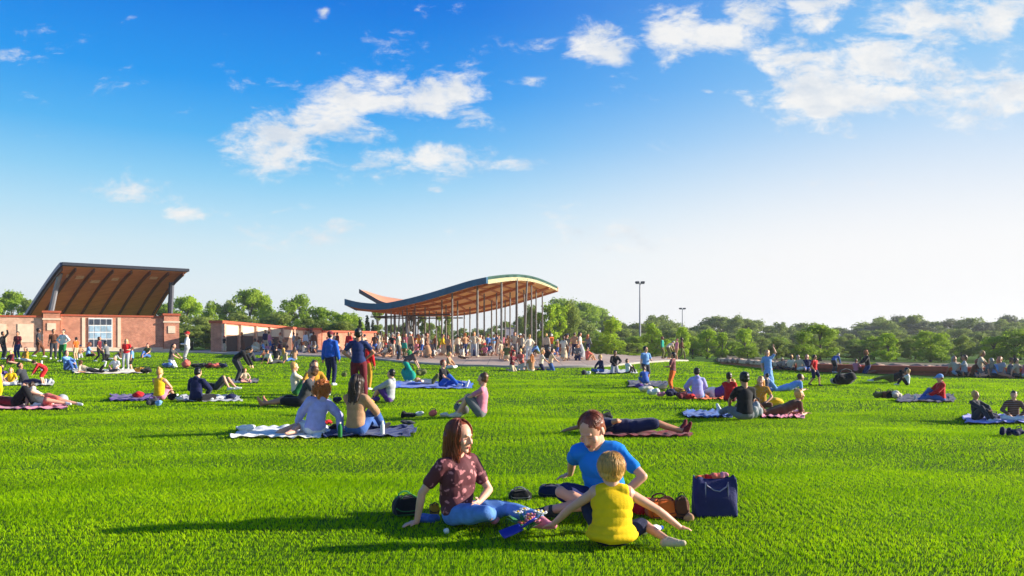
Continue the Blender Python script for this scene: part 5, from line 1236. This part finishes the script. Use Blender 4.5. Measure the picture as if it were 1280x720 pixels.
# -- teal bag person, blue blanket man
pp('bend', 510, 478, 36, 20, 'person in brown top and teal shorts bending over on the lawn', sk='fair', hair=('long', 'dark brown'), top=('short', 'brown'), legs=('shorts', 'teal'), shoes='white')
heap('bag', 511, 478, .55, .62, 'teal', 'big bright teal bag before the bending person', 4)
heap('jumper', 527, 470, .5, .35, 'olive', 'olive jacket heap beside the teal bag', 5)
blanket(492, 592, 478, 486, 'blue', 'bright blue blanket under the brown haired man', -4)
pp('sit_long', 553, 484, 33, -20, 'brown haired man in black shirt sitting on the bright blue blanket', sk='fair', hair=('short', 'auburn'), top=('short', 'black'), legs=('long', 'blue'), dz=.02)
pp('lie_up', 540, 481, .8, 10, 'child in cream shirt lying on the bright blue blanket', sk='fair', hair=('short', 'blond'), top=('short', 'cream'), legs=('shorts', 'olive'), dz=.02)
heap('bag', 574, 483, .3, .2, 'mustard', 'mustard bag at the end of the bright blue blanket', 0, .02)
# -- person facing left in grey shorts
pp('sit_knees', 601, 522, 54, 172, 'person in pale pink top and grey shorts with knees up, facing a row of things', sk='fair', hair=('short', 'brown'), top=('short', 'pink'), legs=('shorts', 'grey'), shoes='cream')
shoes_pair(510, 523, 'black', 'pair of black shoes at the end of a row of things on the grass')
heap('towel', 524, 522, .2, .12, 'white', 'white towel between black shoes and pink bag', 1); heap('bag', 541, 522, .2, .15, 'coral', 'small coral pink bag in a row of things on the grass', 2); heap('towel', 555, 523, .2, .1, 'cream', 'cream towel next to the coral bag', 3)
heap('backpack', 577, 521, .3, .3, 'grey', 'grey and white rucksack beside the person with knees up', 4)
# -- man lying on the grass
blanket(752, 862, 541, 547, 'maroon', 'dark red blanket under the legs of the person lying in navy', 0)
ly = pp('lie_back', 786, 544, 1.02, 0, 'person lying on the grass in navy t-shirt and navy shorts with arm stretched out', sk='tanned', hair=('short', 'brown'), top=('short', 'navy'), legs=('shorts', 'navy'), shoes='maroon')
heap('bag', 757, 529, .26, .2, 'black', 'black bag behind the person lying in navy', 5); heap('towel', 740, 531, .24, .12, 'mustard', 'mustard cloth by the shoulder of the person lying in navy', 0)
# -- group of three before the path
blanket(744, 795, 463, 467.5, 'light grey', 'light grey blanket under the three by the path')
pp('sit_cross', 752, 466, 22, 200, 'person in navy top sitting by the path', sk='fair', hair=('short', 'blond'), top=('long', 'navy'), legs=('long', 'denim'))
pp('kneel', 768, 466, 27, -80, 'black haired person in black kneeling upright by the path', sk='brown', hair=('short', 'black'), top=('long', 'black'), legs=('long', 'light grey'))
pp('sit_knees', 785, 467, 18, 30, 'small person in white shirt and black shorts sitting by the path', sk='fair', hair=('bob', 'brown'), top=('short', 'white'), legs=('long', 'black'))
ball(730, 469, .13, 'charcoal', 'dark ball alone on the grass before the path'); heap('towel', 735, 469, .3, .2, 'white', 'white cloth next to the dark ball', 1)
# -- stuff row and standing pair
blanket(784, 832, 477, 484.5, 'navy', 'dark blue blanket under the person in white checked shirt', 3)
pp('stand_talk', 807, 481, 47, -70, 'person in white checked shirt and dark shorts standing on the dark blue blanket', sk='fair', hair=('short', 'black'), top=('short', 'light blue'), legs=('shorts', 'charcoal'))
pp('squat', 806, 484, 24, 100, 'child in bright blue shirt squatting before the checked shirt', sk='fair', hair=('short', 'brown'), top=('short', 'blue'), legs=('shorts', 'denim'))
for i, (kd, u, v, w, h, c, d) in enumerate((('towel',806,491,.7,.3,'cream','cream towel at the start of the long row of clothes'),('jumper',816,495,.6,.28,'white','white jumper in the long row of clothes'),('jumper',828,488,.5,.25,'beige','beige jumper in the long row of clothes'),
    ('bag',838,497,.5,.32,'navy','navy bag in the long row of clothes'),('towel',848,492,.5,.25,'mustard','mustard towel in the long row of clothes'),('bag',853,500,.45,.3,'maroon','maroon bag in the long row of clothes'),('bag',861,501,.42,.26,'red','red bag in the long row of clothes'),('towel',826,497,.4,.2,'pink','pink towel in the long row of clothes'),('jumper',799,486,.5,.22,'purple','purple jumper on the corner of the dark blue blanket'))):
    heap(kd, u, v, w*.7, h*.8, c, d, i)
pp('stand_talk', 841, 491, 50, 150, 'person in maroon top and orange trousers standing among the row of clothes', sk='tanned', hair=('bob', 'black'), top=('short', 'maroon'), legs=('long', 'orange'))
blanket(856, 908, 494, 500.5, 'orange', 'orange blanket under the person in lilac shirt')
pp('sit_cross', 872, 499, 38, 95, 'dark haired person in loose lilac shirt seen from behind', sk='fair', hair=('short', 'black'), top=('jacket', 'lilac'), legs=('long', 'light blue'), dz=.015)
pp('lie_side', 893, 498, .85, 170, 'child in purple top lying beside the lilac shirt', sk='fair', hair=('bob', 'blond'), top=('short', 'purple'), legs=('shorts', 'white'), dz=.015)
# -- black shirt group
blanket(856, 912, 515, 523.5, 'denim', 'denim blue blanket beside the big man in black')
blanket(950, 1002, 515, 524, 'pink', 'pale pink blanket beside the big man in black')
pp('sit_long', 931, 525, 58, 100, 'big man in black t-shirt sitting with his back turned', sk='tanned', hair=('short', 'black'), top=('short', 'black'), legs=('long', 'grey'), shoes='white')
pp('sit_knees', 912, 503, 36, 60, 'person in red shirt sitting just behind the big man in black', sk='tanned', hair=('short', 'dark brown'), top=('short', 'red'), legs=('long', 'maroon'))
pp('sit_cross', 951, 511, 40, -110, 'person in yellow top facing the big man in black', sk='fair', hair=('long', 'blond'), top=('short', 'mustard'), legs=('long', 'brown'))
pp('lie_front', 975, 520, .85, 8, 'child in brown lying on the pale pink blanket', sk='tanned', hair=('short', 'blond'), top=('short', 'brown'), legs=('long', 'brown'), dz=.015)
heap('backpack', 944, 524, .26, .36, 'light grey', 'light grey rucksack leaning on the big man in black', 3); heap('towel', 968, 508, .5, .2, 'yellow', 'yellow towel heaped behind the pale pink blanket', 2)
pp('arm_up', 960, 488, 50, -100, 'woman in pale blue dress standing with one arm raised high', sk='fair', hair=('bob', 'blond'), top=('short', 'light blue'), legs=('skirt', 'light blue'))
pp('sit_knees', 957, 490, 20, 160, 'child in navy by the feet of the woman in pale blue dress', sk='fair', hair=('short', 'black'), top=('short', 'navy'), legs=('shorts', 'blue'))
pp('lie_front', 984, 489, .9, 5, 'person in light blue lying on the front near the yellow towel', sk='fair', hair=('short', 'dark brown'), top=('short', 'light blue'), legs=('long', 'light blue'))
# -- beyond
pp('walk', 1018, 483, 32, -60, 'child in red shirt and navy shorts walking across the lawn', sk='tanned', hair=('short', 'black'), top=('short', 'red'), legs=('shorts', 'navy'), shoes='charcoal')
heap('backpack', 1055, 482, .85, .5, 'black', 'big black rounded bag standing alone on the lawn', 1); heap('towel', 1044, 481, .35, .22, 'light grey', 'pale grey towel beside the big black bag', 4)
pp('bend', 1043, 466, 22, 30, 'person in slate blue top bending by the red brick wall', sk='fair', hair=('short', 'grey'), top=('long', 'denim'), legs=('long', 'charcoal'))
pp('lie_side', 1116, 478, .9, 176, 'person in black lying on the far grass', sk='brown', hair=('short', 'black'), top=('long', 'black'), legs=('long', 'olive'))
pp('sit_knees', 1134, 482, 18, 150, 'person in white top and black trousers sitting by the one lying in black', sk='fair', hair=('short', 'blond'), top=('short', 'white'), legs=('long', 'black'))
blanket(1120, 1192, 495, 504, 'navy', 'navy and white blanket under the red hooded jacket', 2)
pp('sit_long', 1176, 503, 34, 178, 'person in red hooded jacket and blue cap sitting sideways on the navy blanket', sk='fair', hair=('cap', 'brown'), hat=('cap', 'light blue'), top=('jacket', 'red'), legs=('long', 'denim'), dz=.015)
heap('bag', 1161, 500, .4, .3, 'charcoal', 'charcoal bag on the navy blanket before the red jacket', 2, .02)
for i, (kd, u, c, d) in enumerate((('bag', 1097, 'olive', 'olive bag at the far end of the row by the navy blanket'), ('jumper', 1106, 'brown', 'brown jumper in the row by the navy blanket'), ('bag', 1112, 'black', 'black bag in the row by the navy blanket'), ('towel', 1119, 'cream', 'cream towel in the row by the navy blanket'))):
    heap(kd, u, 499, .32, .24, c, d, i)
blanket(1206, 1300, 521, 530.5, 'lilac', 'pale lilac blue blanket under the two people in brown', 2)
pp('sit_knees', 1221, 526, 33, -70, 'child in dark grey top with pale cap of hair on the pale blue blanket', sk='tanned', hair=('short', 'blond'), top=('long', 'charcoal'), legs=('long', 'charcoal'), dz=.015)
pp('sit_cross', 1267, 527, 37, -120, 'person in brown checked shirt and white trousers on the pale blue blanket', sk='fair', hair=('short', 'brown'), top=('long', 'brown'), legs=('long', 'white'), dz=.015)
heap('bag', 1240, 526, .3, .16, 'navy', 'navy bag between the two on the pale blue blanket', 3, .02)
shoes_pair(1262, 545, 'navy', 'pair of navy shoes on the grass before the pale blue blanket', .4); heap('bag', 1272, 547, .2, .14, 'navy', 'small navy bag behind the navy shoes', 5)
# -- left side of the lawn
blanket(-20, 84, 505, 513, 'pink', 'pale pink blanket at the edge of the lawn with several people')
pp('lie_up', 20, 509, .95, 5, 'black haired person in maroon lying on the pale pink blanket', sk='tanned', hair=('short', 'black'), top=('short', 'maroon'), legs=('long', 'black'), dz=.015)
pp('sit_knees', 38, 508, 22, 160, 'person in pale grey curled up on the pale pink blanket', sk='fair', hair=('bob', 'dark brown'), top=('long', 'light grey'), legs=('long', 'olive'), dz=.015)
pp('lie_side', 58, 509, .9, 0, 'person in cream shirt lying on the pale pink blanket', sk='fair', hair=('short', 'dark brown'), top=('short', 'cream'), legs=('shorts', 'coral'), dz=.015)
ball(78, 507, .13, 'light grey', 'pale grey ball at the end of the pale pink blanket', .02); heap('towel', 66, 507, .3, .18, 'yellow', 'yellow towel by the pale grey ball', 2, .02); heap('bag', 8, 507, .3, .22, 'coral', 'coral bag on the pale pink blanket', 3, .02)
pp('stand', -4, 502, 42, 0, 'person in yellow cut off by the edge of the lawn view', sk='fair', hair=('short', 'brown'), top=('short', 'yellow'), legs=('long', 'yellow'))
blanket(-10, 66, 477, 483.5, 'light grey', 'light grey blanket under the group with the red shirt')
pp('sit_back', 32, 481, 28, 0, 'person in dark grey green jacket leaning back beside the red shirt', sk='tanned', hair=('short', 'black'), top=('jacket', 'charcoal'), legs=('long', 'navy'), dz=.015)
pp('bend', 54, 482, 26, 200, 'person in bright red shirt bending down over the light grey blanket', sk='fair', hair=('short', 'dark brown'), top=('long', 'red'), legs=('shorts', 'red'))
pp('sit_cross', 14, 482, 22, -70, 'person in yellow shirt on the light grey blanket', sk='fair', hair=('bob', 'blond'), top=('short', 'yellow'), legs=('long', 'white'), dz=.015)
pp('sit_knees', 3, 481, 24, -30, 'person in purple shirt on the light grey blanket', sk='fair', hair=('short', 'brown'), top=('short', 'purple'), legs=('long', 'cream'), dz=.015)
heap('bag', 63, 481, .35, .22, 'light grey', 'light grey bag by the bending red shirt', 4)
# centre-left far group
blanket(90, 185, 462, 467, 'cream', 'cream blanket in the far group before the stage')
pp('lie_front', 112, 466, 1.0, 175, 'person in black trousers lying on the cream blanket', sk='fair', hair=('short', 'brown'), top=('short', 'beige'), legs=('long', 'black'))
pp('sit_knees', 84, 463, 24, -20, 'person in light blue shirt sitting at the end of the cream blanket', sk='fair', hair=('short', 'dark brown'), top=('long', 'light blue'), legs=('long', 'denim'))
pp('sit_cross', 145, 465, 20, -90, 'person in white striped shirt on the cream blanket', sk='fair', hair=('short', 'grey'), top=('short', 'white'), legs=('long', 'charcoal'))
pp('stand_talk', 158, 462, 38, -80, 'woman in red top standing by the cream blanket', sk='fair', hair=('long', 'blond'), top=('short', 'red'), legs=('long', 'light grey'))
pp('stand', 165, 464, 30, 200, 'child in pale teal shirt next to the woman in red top', sk='fair', hair=('short', 'brown'), top=('short', 'light blue'), legs=('shorts', 'black'))
heap('jumper', 174, 466, .5, .3, 'mustard', 'mustard jumper at the end of the cream blanket', 1); heap('bag', 182, 467, .55, .3, 'black', 'black bag at the end of the cream blanket', 3)
blanket(140, 200, 494, 502, 'purple', 'purple and magenta blanket beside the person in yellow tank top')
pp('sit_long', 199, 501, 39, 85, 'person in yellow tank top with blond bun seen from behind', sk='fair', hair=('bun', 'blond'), top=('tank', 'yellow'), legs=('shorts', 'pink'), dz=.03)
heap('jumper', 172, 498, .32, .2, 'red', 'red and magenta jumper on the purple blanket', 2, .02); heap('backpack', 215, 502, .26, .24, 'black', 'small black rucksack between yellow tank top and navy jacket', 0)
heap('bag', 191, 508, .25, .2, 'charcoal', 'charcoal bag in front of the person in yellow tank top', 5); heap('towel', 198, 509, .16, .16, 'light blue', 'pale blue towel by the charcoal bag', 1)
blanket(226, 302, 496, 503, 'light grey', 'light grey blanket behind the person in navy jacket')
pp('sit_cross', 245, 503, 42, 80, 'black haired person in navy jacket seen from behind', sk='fair', hair=('short', 'black'), top=('jacket', 'navy'), legs=('long', 'black'))
heap('bag', 225, 503, .22, .14, 'cream', 'cream bag beside the navy jacket', 4); heap('bag', 288, 500, .3, .18, 'navy', 'navy bag at the end of the light grey blanket', 2, .02); heap('towel', 272, 500, .3, .1, 'white', 'white towel on the light grey blanket', 3, .02)
pp('lie_up', 271, 488, .9, 2, 'person with bare legs lying behind the navy jacket', sk='fair', hair=('short', 'black'), top=('short', 'black'), legs=('shorts', 'charcoal'))
pp('bend', 298, 479, 42, 0, 'person in black top and grey trousers bending over a child', sk='fair', hair=('bob', 'black'), top=('long', 'black'), legs=('long', 'charcoal'))
pp('sit_cross', 306, 479, 17, -60, 'small child in peach top sitting below the person in black', sk='fair', hair=('short', 'ginger'), top=('short', 'beige'), legs=('shorts', 'pink'))
blanket(284, 322, 475, 480, 'charcoal', 'dark blanket under the small child in peach')
pp('stand_talk', 234, 458, 43, 200, 'person in red cap and white shirt standing before the brick arcade', sk='fair', hair=('short', 'brown'), hat=('cap', 'red'), top=('long', 'white'), legs=('long', 'light grey'))
pp('kneel', 214, 459, 33, 0, 'black haired person in white trousers kneeling by the red cap', sk='fair', hair=('long', 'black'), top=('short', 'black'), legs=('long', 'white'))
heap('bag', 209, 460, .6, .32, 'denim', 'denim blue bag by the kneeling black haired person', 1); heap('bag', 232, 460, .5, .5, 'coral', 'coral red bag at the feet of the red cap', 2)
for i, (kd, u, c, d) in enumerate((('bag', 244, 'black', 'black bag in the row beside the red cap'), ('jumper', 252, 'charcoal', 'charcoal jumper in the row beside the red cap'), ('bag', 261, 'maroon', 'maroon bag in the row beside the red cap'), ('towel', 270, 'coral', 'coral towel in the row beside the red cap'), ('bag', 279, 'navy', 'navy bag in the row beside the red cap'))):
    heap(kd, u, 460.5, .55, .32, c, d, i)
pp('stand', 22, 449, 34, -90, 'person in maroon shirt standing before the pale stage wall', sk='tanned', hair=('short', 'black'), top=('short', 'maroon'), legs=('long', 'dark denim'))
pp('arm_up', 4, 449, 34, 0, 'person in black with arm raised before the pale stage wall', sk='tanned', hair=('short', 'black'), top=('long', 'black'), legs=('long', 'charcoal'))
pp('walk', 48, 447, 37, 20, 'person in dark grey striding before the pale stage wall', sk='brown', hair=('short', 'black'), top=('short', 'charcoal'), legs=('long', 'brown'))
pp('stand_talk', 67, 449, 37, -60, 'person in brown shirt standing before the first brick pilaster', sk='tanned', hair=('short', 'brown'), top=('short', 'brown'), legs=('long', 'charcoal'))
pp('hips', 79, 452, 40, -100, 'person in white shirt and green trousers standing before the first brick pilaster', sk='fair', hair=('short', 'black'), top=('long', 'white'), legs=('long', 'green'))
pp('stand', 95, 450, 28, 160, 'child in orange top standing before the stage wall', sk='fair', hair=('short', 'black'), top=('short', 'orange'), legs=('shorts', 'beige'))
pp('walk', 124, 453, 32, 0, 'person in pink top walking below the glazed screen', sk='tanned', hair=('short', 'brown'), top=('short', 'maroon'), legs=('long', 'black'))
pp('kneel', 134, 451, 24, 180, 'person in grey kneeling below the glazed screen', sk='fair', hair=('short', 'black'), top=('short', 'grey'), legs=('long', 'black'))

# -- seated row at the foot of the far wall and small groups near the plaza kerb
rs = random.Random(77)
TOPS = ['white','cream','beige','tan','pink','coral','light grey','grey','black','navy','red','maroon','light blue','brown','orange','mustard','olive','teal','denim','purple','charcoal','lilac','green','yellow','blue']
TW = [8,11,13,11,7,3,5,5,6,3,1.5,3,2,6,1.2,2,2,.5,2,.6,4,.6,.6,.7,.7]
BOT = ['white','beige','light grey','grey','charcoal','black','denim','dark denim','navy','tan','olive','brown','cream']
HC = ['black','dark brown','brown','blond','ginger','grey','auburn']
combos = set()
def rperson(u, Y, poses, place, group, vox=.022, v=None):
    for _ in range(500):
        pose = rs.choice(poses); t = rs.choices(TOPS, TW)[0]; b = rs.choice(BOT); hc = rs.choice(HC); kd = rs.choice(['long', 'long', 'shorts', 'skirt' if pose in ('stand', 'hips', 'walk', 'stand_talk') else 'shorts']); sl_ = rs.choice(['short', 'long', 'short']); ht = rs.random() < .18; hatc = rs.choice(['white','beige','navy','red','black'])
        act = {'stand': 'standing', 'stand_talk': 'talking', 'hips': 'posing', 'walk': 'walking', 'arm_up': 'waving', 'bend': 'bending', 'phone': 'gesturing', 'kneel': 'kneeling', 'squat': 'squatting'}.get(pose, 'lying' if pose.startswith('lie') else 'sitting')
        kw = {'long': 'trousers', 'shorts': 'shorts', 'skirt': 'skirt'}[kd]
        look = f'{hatc} hat' if ht else f'{hc} hair'
        lab = f'person, {t} top, {b} {kw}, {look}, {act} {place}'
        if lab not in combos: break
    combos.add(lab)
    if v is not None: p = hit(u, v)
    else: x = (u-640)/FPX*Y; p = V((x, Y, tz(x, Y)+.03))
    person(pose, p, rs.uniform(0, 360), rs.choice([.98, 1.0, 1.02, .95, 1.05, .72, .9]), sk=rs.choice(['fair', 'fair', 'tanned', 'tanned', 'brown', 'dark']), hair=(rs.choice(['short', 'bob', 'long', 'short']), hc), hat=(rs.choice(['hat', 'cap']), hatc) if ht else None,
           top=(sl_, t), legs=(kd, b), label=lab, group=group, vox=vox)
ST = ['stand', 'stand_talk', 'hips', 'walk', 'stand', 'phone', 'kneel', 'sit_knees', 'sit_cross', 'sit_side', 'squat', 'sit_long']
taken = []
def free(x, y, d=.55):
    for (a, b) in taken:
        if (a-x)**2+(b-y)**2 < d*d: return False
    taken.append((x, y)); return True
def crowd(n, u0, u1, y0, y1, poses, place, group):
    k = 0; tries = 0
    while k < n and tries < n*40:
        tries += 1; u = rs.uniform(u0, u1); Y = rs.uniform(y0, y1); x = (u-640)/FPX*Y
        lim = float(np.interp(x/Y, EPY[:, 0], EPY[:, 1]))
        if Y < lim+.4 or not free(x, Y): continue
        rperson(u, Y, poses, place, group); k += 1
crowd(48, 278, 398, 57, 78, ST, 'beside brick arcade', 'people before the brick arcade')
crowd(26, 398, 478, 55, 80, ST, 'by the plaza wall', 'people on the plaza')
crowd(60, 478, 600, 50, 76, ST, 'under wavy roof', 'people on the plaza')
crowd(60, 600, 735, 49, 72, ST, 'near end columns', 'people on the plaza')
n_people = len([o for o in SC.objects if o.name.startswith('person')]); print('people', n_people)
SIT = ['sit_knees', 'sit_cross', 'sit_long', 'sit_side', 'sit_back', 'kneel']
for u in list(np.linspace(1196, 1290, 11))+[1000, 1009, 990, 978, 1070, 1085]:
    w = [q for q in RW]; xx = [640+FPX*q.x/q.y for q in w]; Y = float(np.interp(u, xx, [q.y for q in w]))-.45
    rperson(u, Y, SIT, 'below red wall', 'people sitting along the low walls')
for u, v in ((652, 463), (664, 464), (676, 463.5), (640, 464), (688, 463), (560, 461), (100, 447), (110, 446), (185, 447), (33, 452), (15, 455), (150, 449), (330, 449), (318, 452), (345, 450), (357, 452), (368, 450), (338, 455)):
    rperson(u, 0, SIT, 'near the paving', 'people sitting near the edge of the paving', v=v)
for u, Y in ((828, 61), (836, 63), (846, 60), (852, 62)): rperson(u, Y, ['stand', 'walk', 'bend'], 'beyond lamp post', 'people on the path')
# boulders edging the bed
STONEM = mat('grey_brown_boulder', lin((168,140,120)), rough=.95, var=.35, scale=5, bump=.5, bscale=14)
BM = []
for i in range(4):
    mb = MB(); r2 = random.Random(i)
    for _ in range(4): mb.ell((r2.uniform(-.25, .25), r2.uniform(-.2, .2), r2.uniform(0, .2)), (r2.uniform(.25, .4), r2.uniform(.2, .35), r2.uniform(.18, .3)))
    BM.append(remesh(mb, 'boulder', .06, 1, folds(.05, 9, i)))
places = ['orange wall', 'red wall by the black bag', 'red wall behind red jacket', 'lawn end wall']
for i in range(4):
    a, b = RW[i], RW[i+1]
    for k in range(11):
        t = (k+.3+rs.random()*.4)/11; q = a.lerp(b, t); q.y += (.75+rs.random()*.5); q.z = max(a.z+hts[i], b.z+hts[i+1])*1.0+.0
        q.z = (a.z+hts[i])*(1-t)+(b.z+hts[i+1])*t - .05
        o = link('boulder', BM[(k+i) % 4], STONEM); o.location = q; s = rs.uniform(.45, .9); o.scale = (s*1.3, s, s*.8); o.rotation_euler.z = rs.uniform(0, 6)
        tag(o, f'grey brown boulder, {ORD[k]} on the {places[i]}', 'boulder', 'boulders on the planting bed')
# planting beds behind the walls
mb = MB(); pts = []
for i in range(5):
    q = RW[i]; pts.append((q+V((0, .25, hts[i]-.12)), q+V((q.x*.9, q.y*.9, hts[i]-.35))))
mb.add([p for pr in pts for p in pr], [(i*2, i*2+2, i*2+3, i*2+1) for i in range(4)])
tag(mb.obj('ground_bed', mat('undergrowth_soil', lin((72,84,40)), rough=1, var=.5, scale=1.2, col2=lin((112,96,62)))), kind='structure')
def lawn_limit(x, y): return np.interp(x/y, EPY[:, 0], EPY[:, 1]) - .12
def blades(y0, y1, dens, w, h, seg):
    n = int(dens*(y1*y1-y0*y0)*.5*1.46)
    y = np.sqrt(NR.uniform(y0*y0, y1*y1, n)); x = NR.uniform(-.73, .73, n)*y
    # tufts: pull blades towards clump centres, thin out between them
    k = NR.rand(n) < .45
    cx, cy = np.round(x/ .09)*.09+.03*np.sin(x*91+y*57), np.round(y/.11)*.11+.03*np.cos(x*73-y*39)
    if y0 < 12: x = np.where(k, x*.45+cx*.55, x); y = np.where(k, y*.45+cy*.55, y)
    ok = y < lawn_limit(x, y)
    for q in BL:
        ins = np.ones(len(x), bool)
        for a_, b_ in zip(q, q[1:]+q[:1]): ins &= ((b_[0]-a_[0])*(y-a_[1])-(b_[1]-a_[1])*(x-a_[0])) <= 0
        ok &= ~ins
    x, y = x[ok], y[ok]; n = len(x)
    z = terr(x, y)
    patch = .5+.5*np.sin(x*1.7+2.1*np.sin(y*.9))*np.sin(y*2.3+1.7*np.sin(x*1.1))
    hh = h*NR.uniform(.55, 1.15, n)*(.78+.4*patch); a = NR.uniform(0, 2*np.pi, n); ww = w*NR.uniform(.7, 1.3, n)
    ln = NR.uniform(.2, .95, n)*hh; la = NR.uniform(0, 2*np.pi, n)+.0
    dx, dy = np.cos(a)*ww/2, np.sin(a)*ww/2; lx, ly = np.cos(la)*ln, np.sin(la)*ln
    band = np.tanh(2.2*np.sin(y*2*np.pi/(1.1+.02*y)+.18*x+.5*np.sin(x*.7)))*np.clip(y/8, .35, 1); lx = lx+hh*.6*band
    base = np.stack([x, y, z], -1)
    o3 = lambda a_, b_, c_: np.stack([a_, b_, c_], -1)
    if seg == 2:
        v = np.stack([base+o3(-dx, -dy, -.005+0*x), base+o3(dx, dy, -.005+0*x), base+o3(dx*.75+lx*.35, dy*.75+ly*.35, hh*.6), base+o3(-dx*.75+lx*.35, -dy*.75+ly*.35, hh*.6), base+o3(lx, ly, hh)], 1)
        i = (np.arange(n)*5)[:, None]
        f = np.concatenate([i+np.array([0, 1, 2]), i+np.array([0, 2, 3]), i+np.array([3, 2, 4])], 1).reshape(-1, 3); k = 3; vp = 5
    else:
        v = np.stack([base+o3(-dx, -dy, -.005+0*x), base+o3(dx, dy, -.005+0*x), base+o3(lx, ly, hh)], 1)
        f = np.arange(n*3).reshape(-1, 3); vp = 3
    return v.reshape(-1, 3), f
parts_ = [blades(3.6, 9, 3900, .0052, .028, 2), blades(9, 17, 1400, .010, .034, 1), blades(17, 32, 330, .022, .045, 1), blades(32, 66, 70, .055, .05, 1)]
vo = 0; vv, ff = [], []
for v_, f_ in parts_: vv.append(v_); ff.append(f_+vo); vo += len(v_)
def grass_mat():
    m, nt, b, out = new_mat('grass_blades')
    tc = nd(nt, 'ShaderNodeTexCoord'); geo = nd(nt, 'ShaderNodeNewGeometry')
    big = nd(nt, 'ShaderNodeTexNoise', i_Scale=.55, i_Detail=5.0, i_Roughness=.65); nt.links.new(tc.outputs['Object'], big.inputs['Vector'])
    ad = nd(nt, 'ShaderNodeMath', operation='MULTIPLY_ADD'); nt.links.new(geo.outputs['Random Per Island'], ad.inputs[0]); ad.inputs[1].default_value = .45; nt.links.new(big.outputs['Fac'], ad.inputs[2])
    cr = nd(nt, 'ShaderNodeValToRGB'); e = cr.color_ramp.elements
    e[0].position = .35; e[0].color = (.13, .29, .001, 1); e[1].position = 1.0; e[1].color = (.50, .70, .004, 1)
    q = cr.color_ramp.elements.new(.68); q.color = (.31, .56, .002, 1)
    dry = nd(nt, 'ShaderNodeTexNoise', i_Scale=2.6, i_Detail=4.0, i_Roughness=.7); nt.links.new(tc.outputs['Object'], dry.inputs['Vector'])
    a3 = nd(nt, 'ShaderNodeMath', operation='MULTIPLY_ADD'); nt.links.new(dry.outputs['Fac'], a3.inputs[0]); a3.inputs[1].default_value = .5; nt.links.new(ad.outputs[0], a3.inputs[2])
    a4 = nd(nt, 'ShaderNodeMath', operation='SUBTRACT'); nt.links.new(a3.outputs[0], a4.inputs[0]); a4.inputs[1].default_value = .25
    nt.links.new(a4.outputs[0], cr.inputs[0]); nt.links.new(cr.outputs[0], b.inputs['Base Color'])
    b.inputs['Roughness'].default_value = .6; b.inputs['Specular IOR Level'].default_value = .03
    tr = nd(nt, 'ShaderNodeBsdfTranslucent'); nt.links.new(cr.outputs[0], tr.inputs['Color'])
    ms = nd(nt, 'ShaderNodeMixShader'); ms.inputs[0].default_value = .46
    nt.links.new(b.outputs[0], ms.inputs[1]); nt.links.new(tr.outputs[0], ms.inputs[2]); nt.links.new(ms.outputs[0], out.inputs[0])
    return m
grass = link('grass', mesh_fast('grass', np.concatenate(vv), np.concatenate(ff), 3), grass_mat())
tag(grass, 'short bright green mown grass covering the whole lawn', kind='stuff')

# clear air with a little summer haze
hz = MB().box((0, 510, 11.5), (1820, 1200, 25)).obj('haze', None); hz.location = (0, 0, 0)
hm = bpy.data.materials.new('haze_air'); hm.use_nodes = True; hn = hm.node_tree; hn.nodes.clear()
ho = hn.nodes.new('ShaderNodeOutputMaterial'); hv = hn.nodes.new('ShaderNodeVolumePrincipled'); hn.links.new(hv.outputs[0], ho.inputs['Volume'])
hv.inputs['Color'].default_value = (.93, .96, 1, 1); hv.inputs['Density'].default_value = .00042; hv.inputs['Anisotropy'].default_value = .3
hz.data.materials.clear(); hz.data.materials.append(hm); tag(hz, 'faint pale summer haze over the far trees', kind='stuff')
SC.cycles.volume_bounces = 0; SC.cycles.volume_step_rate = 10
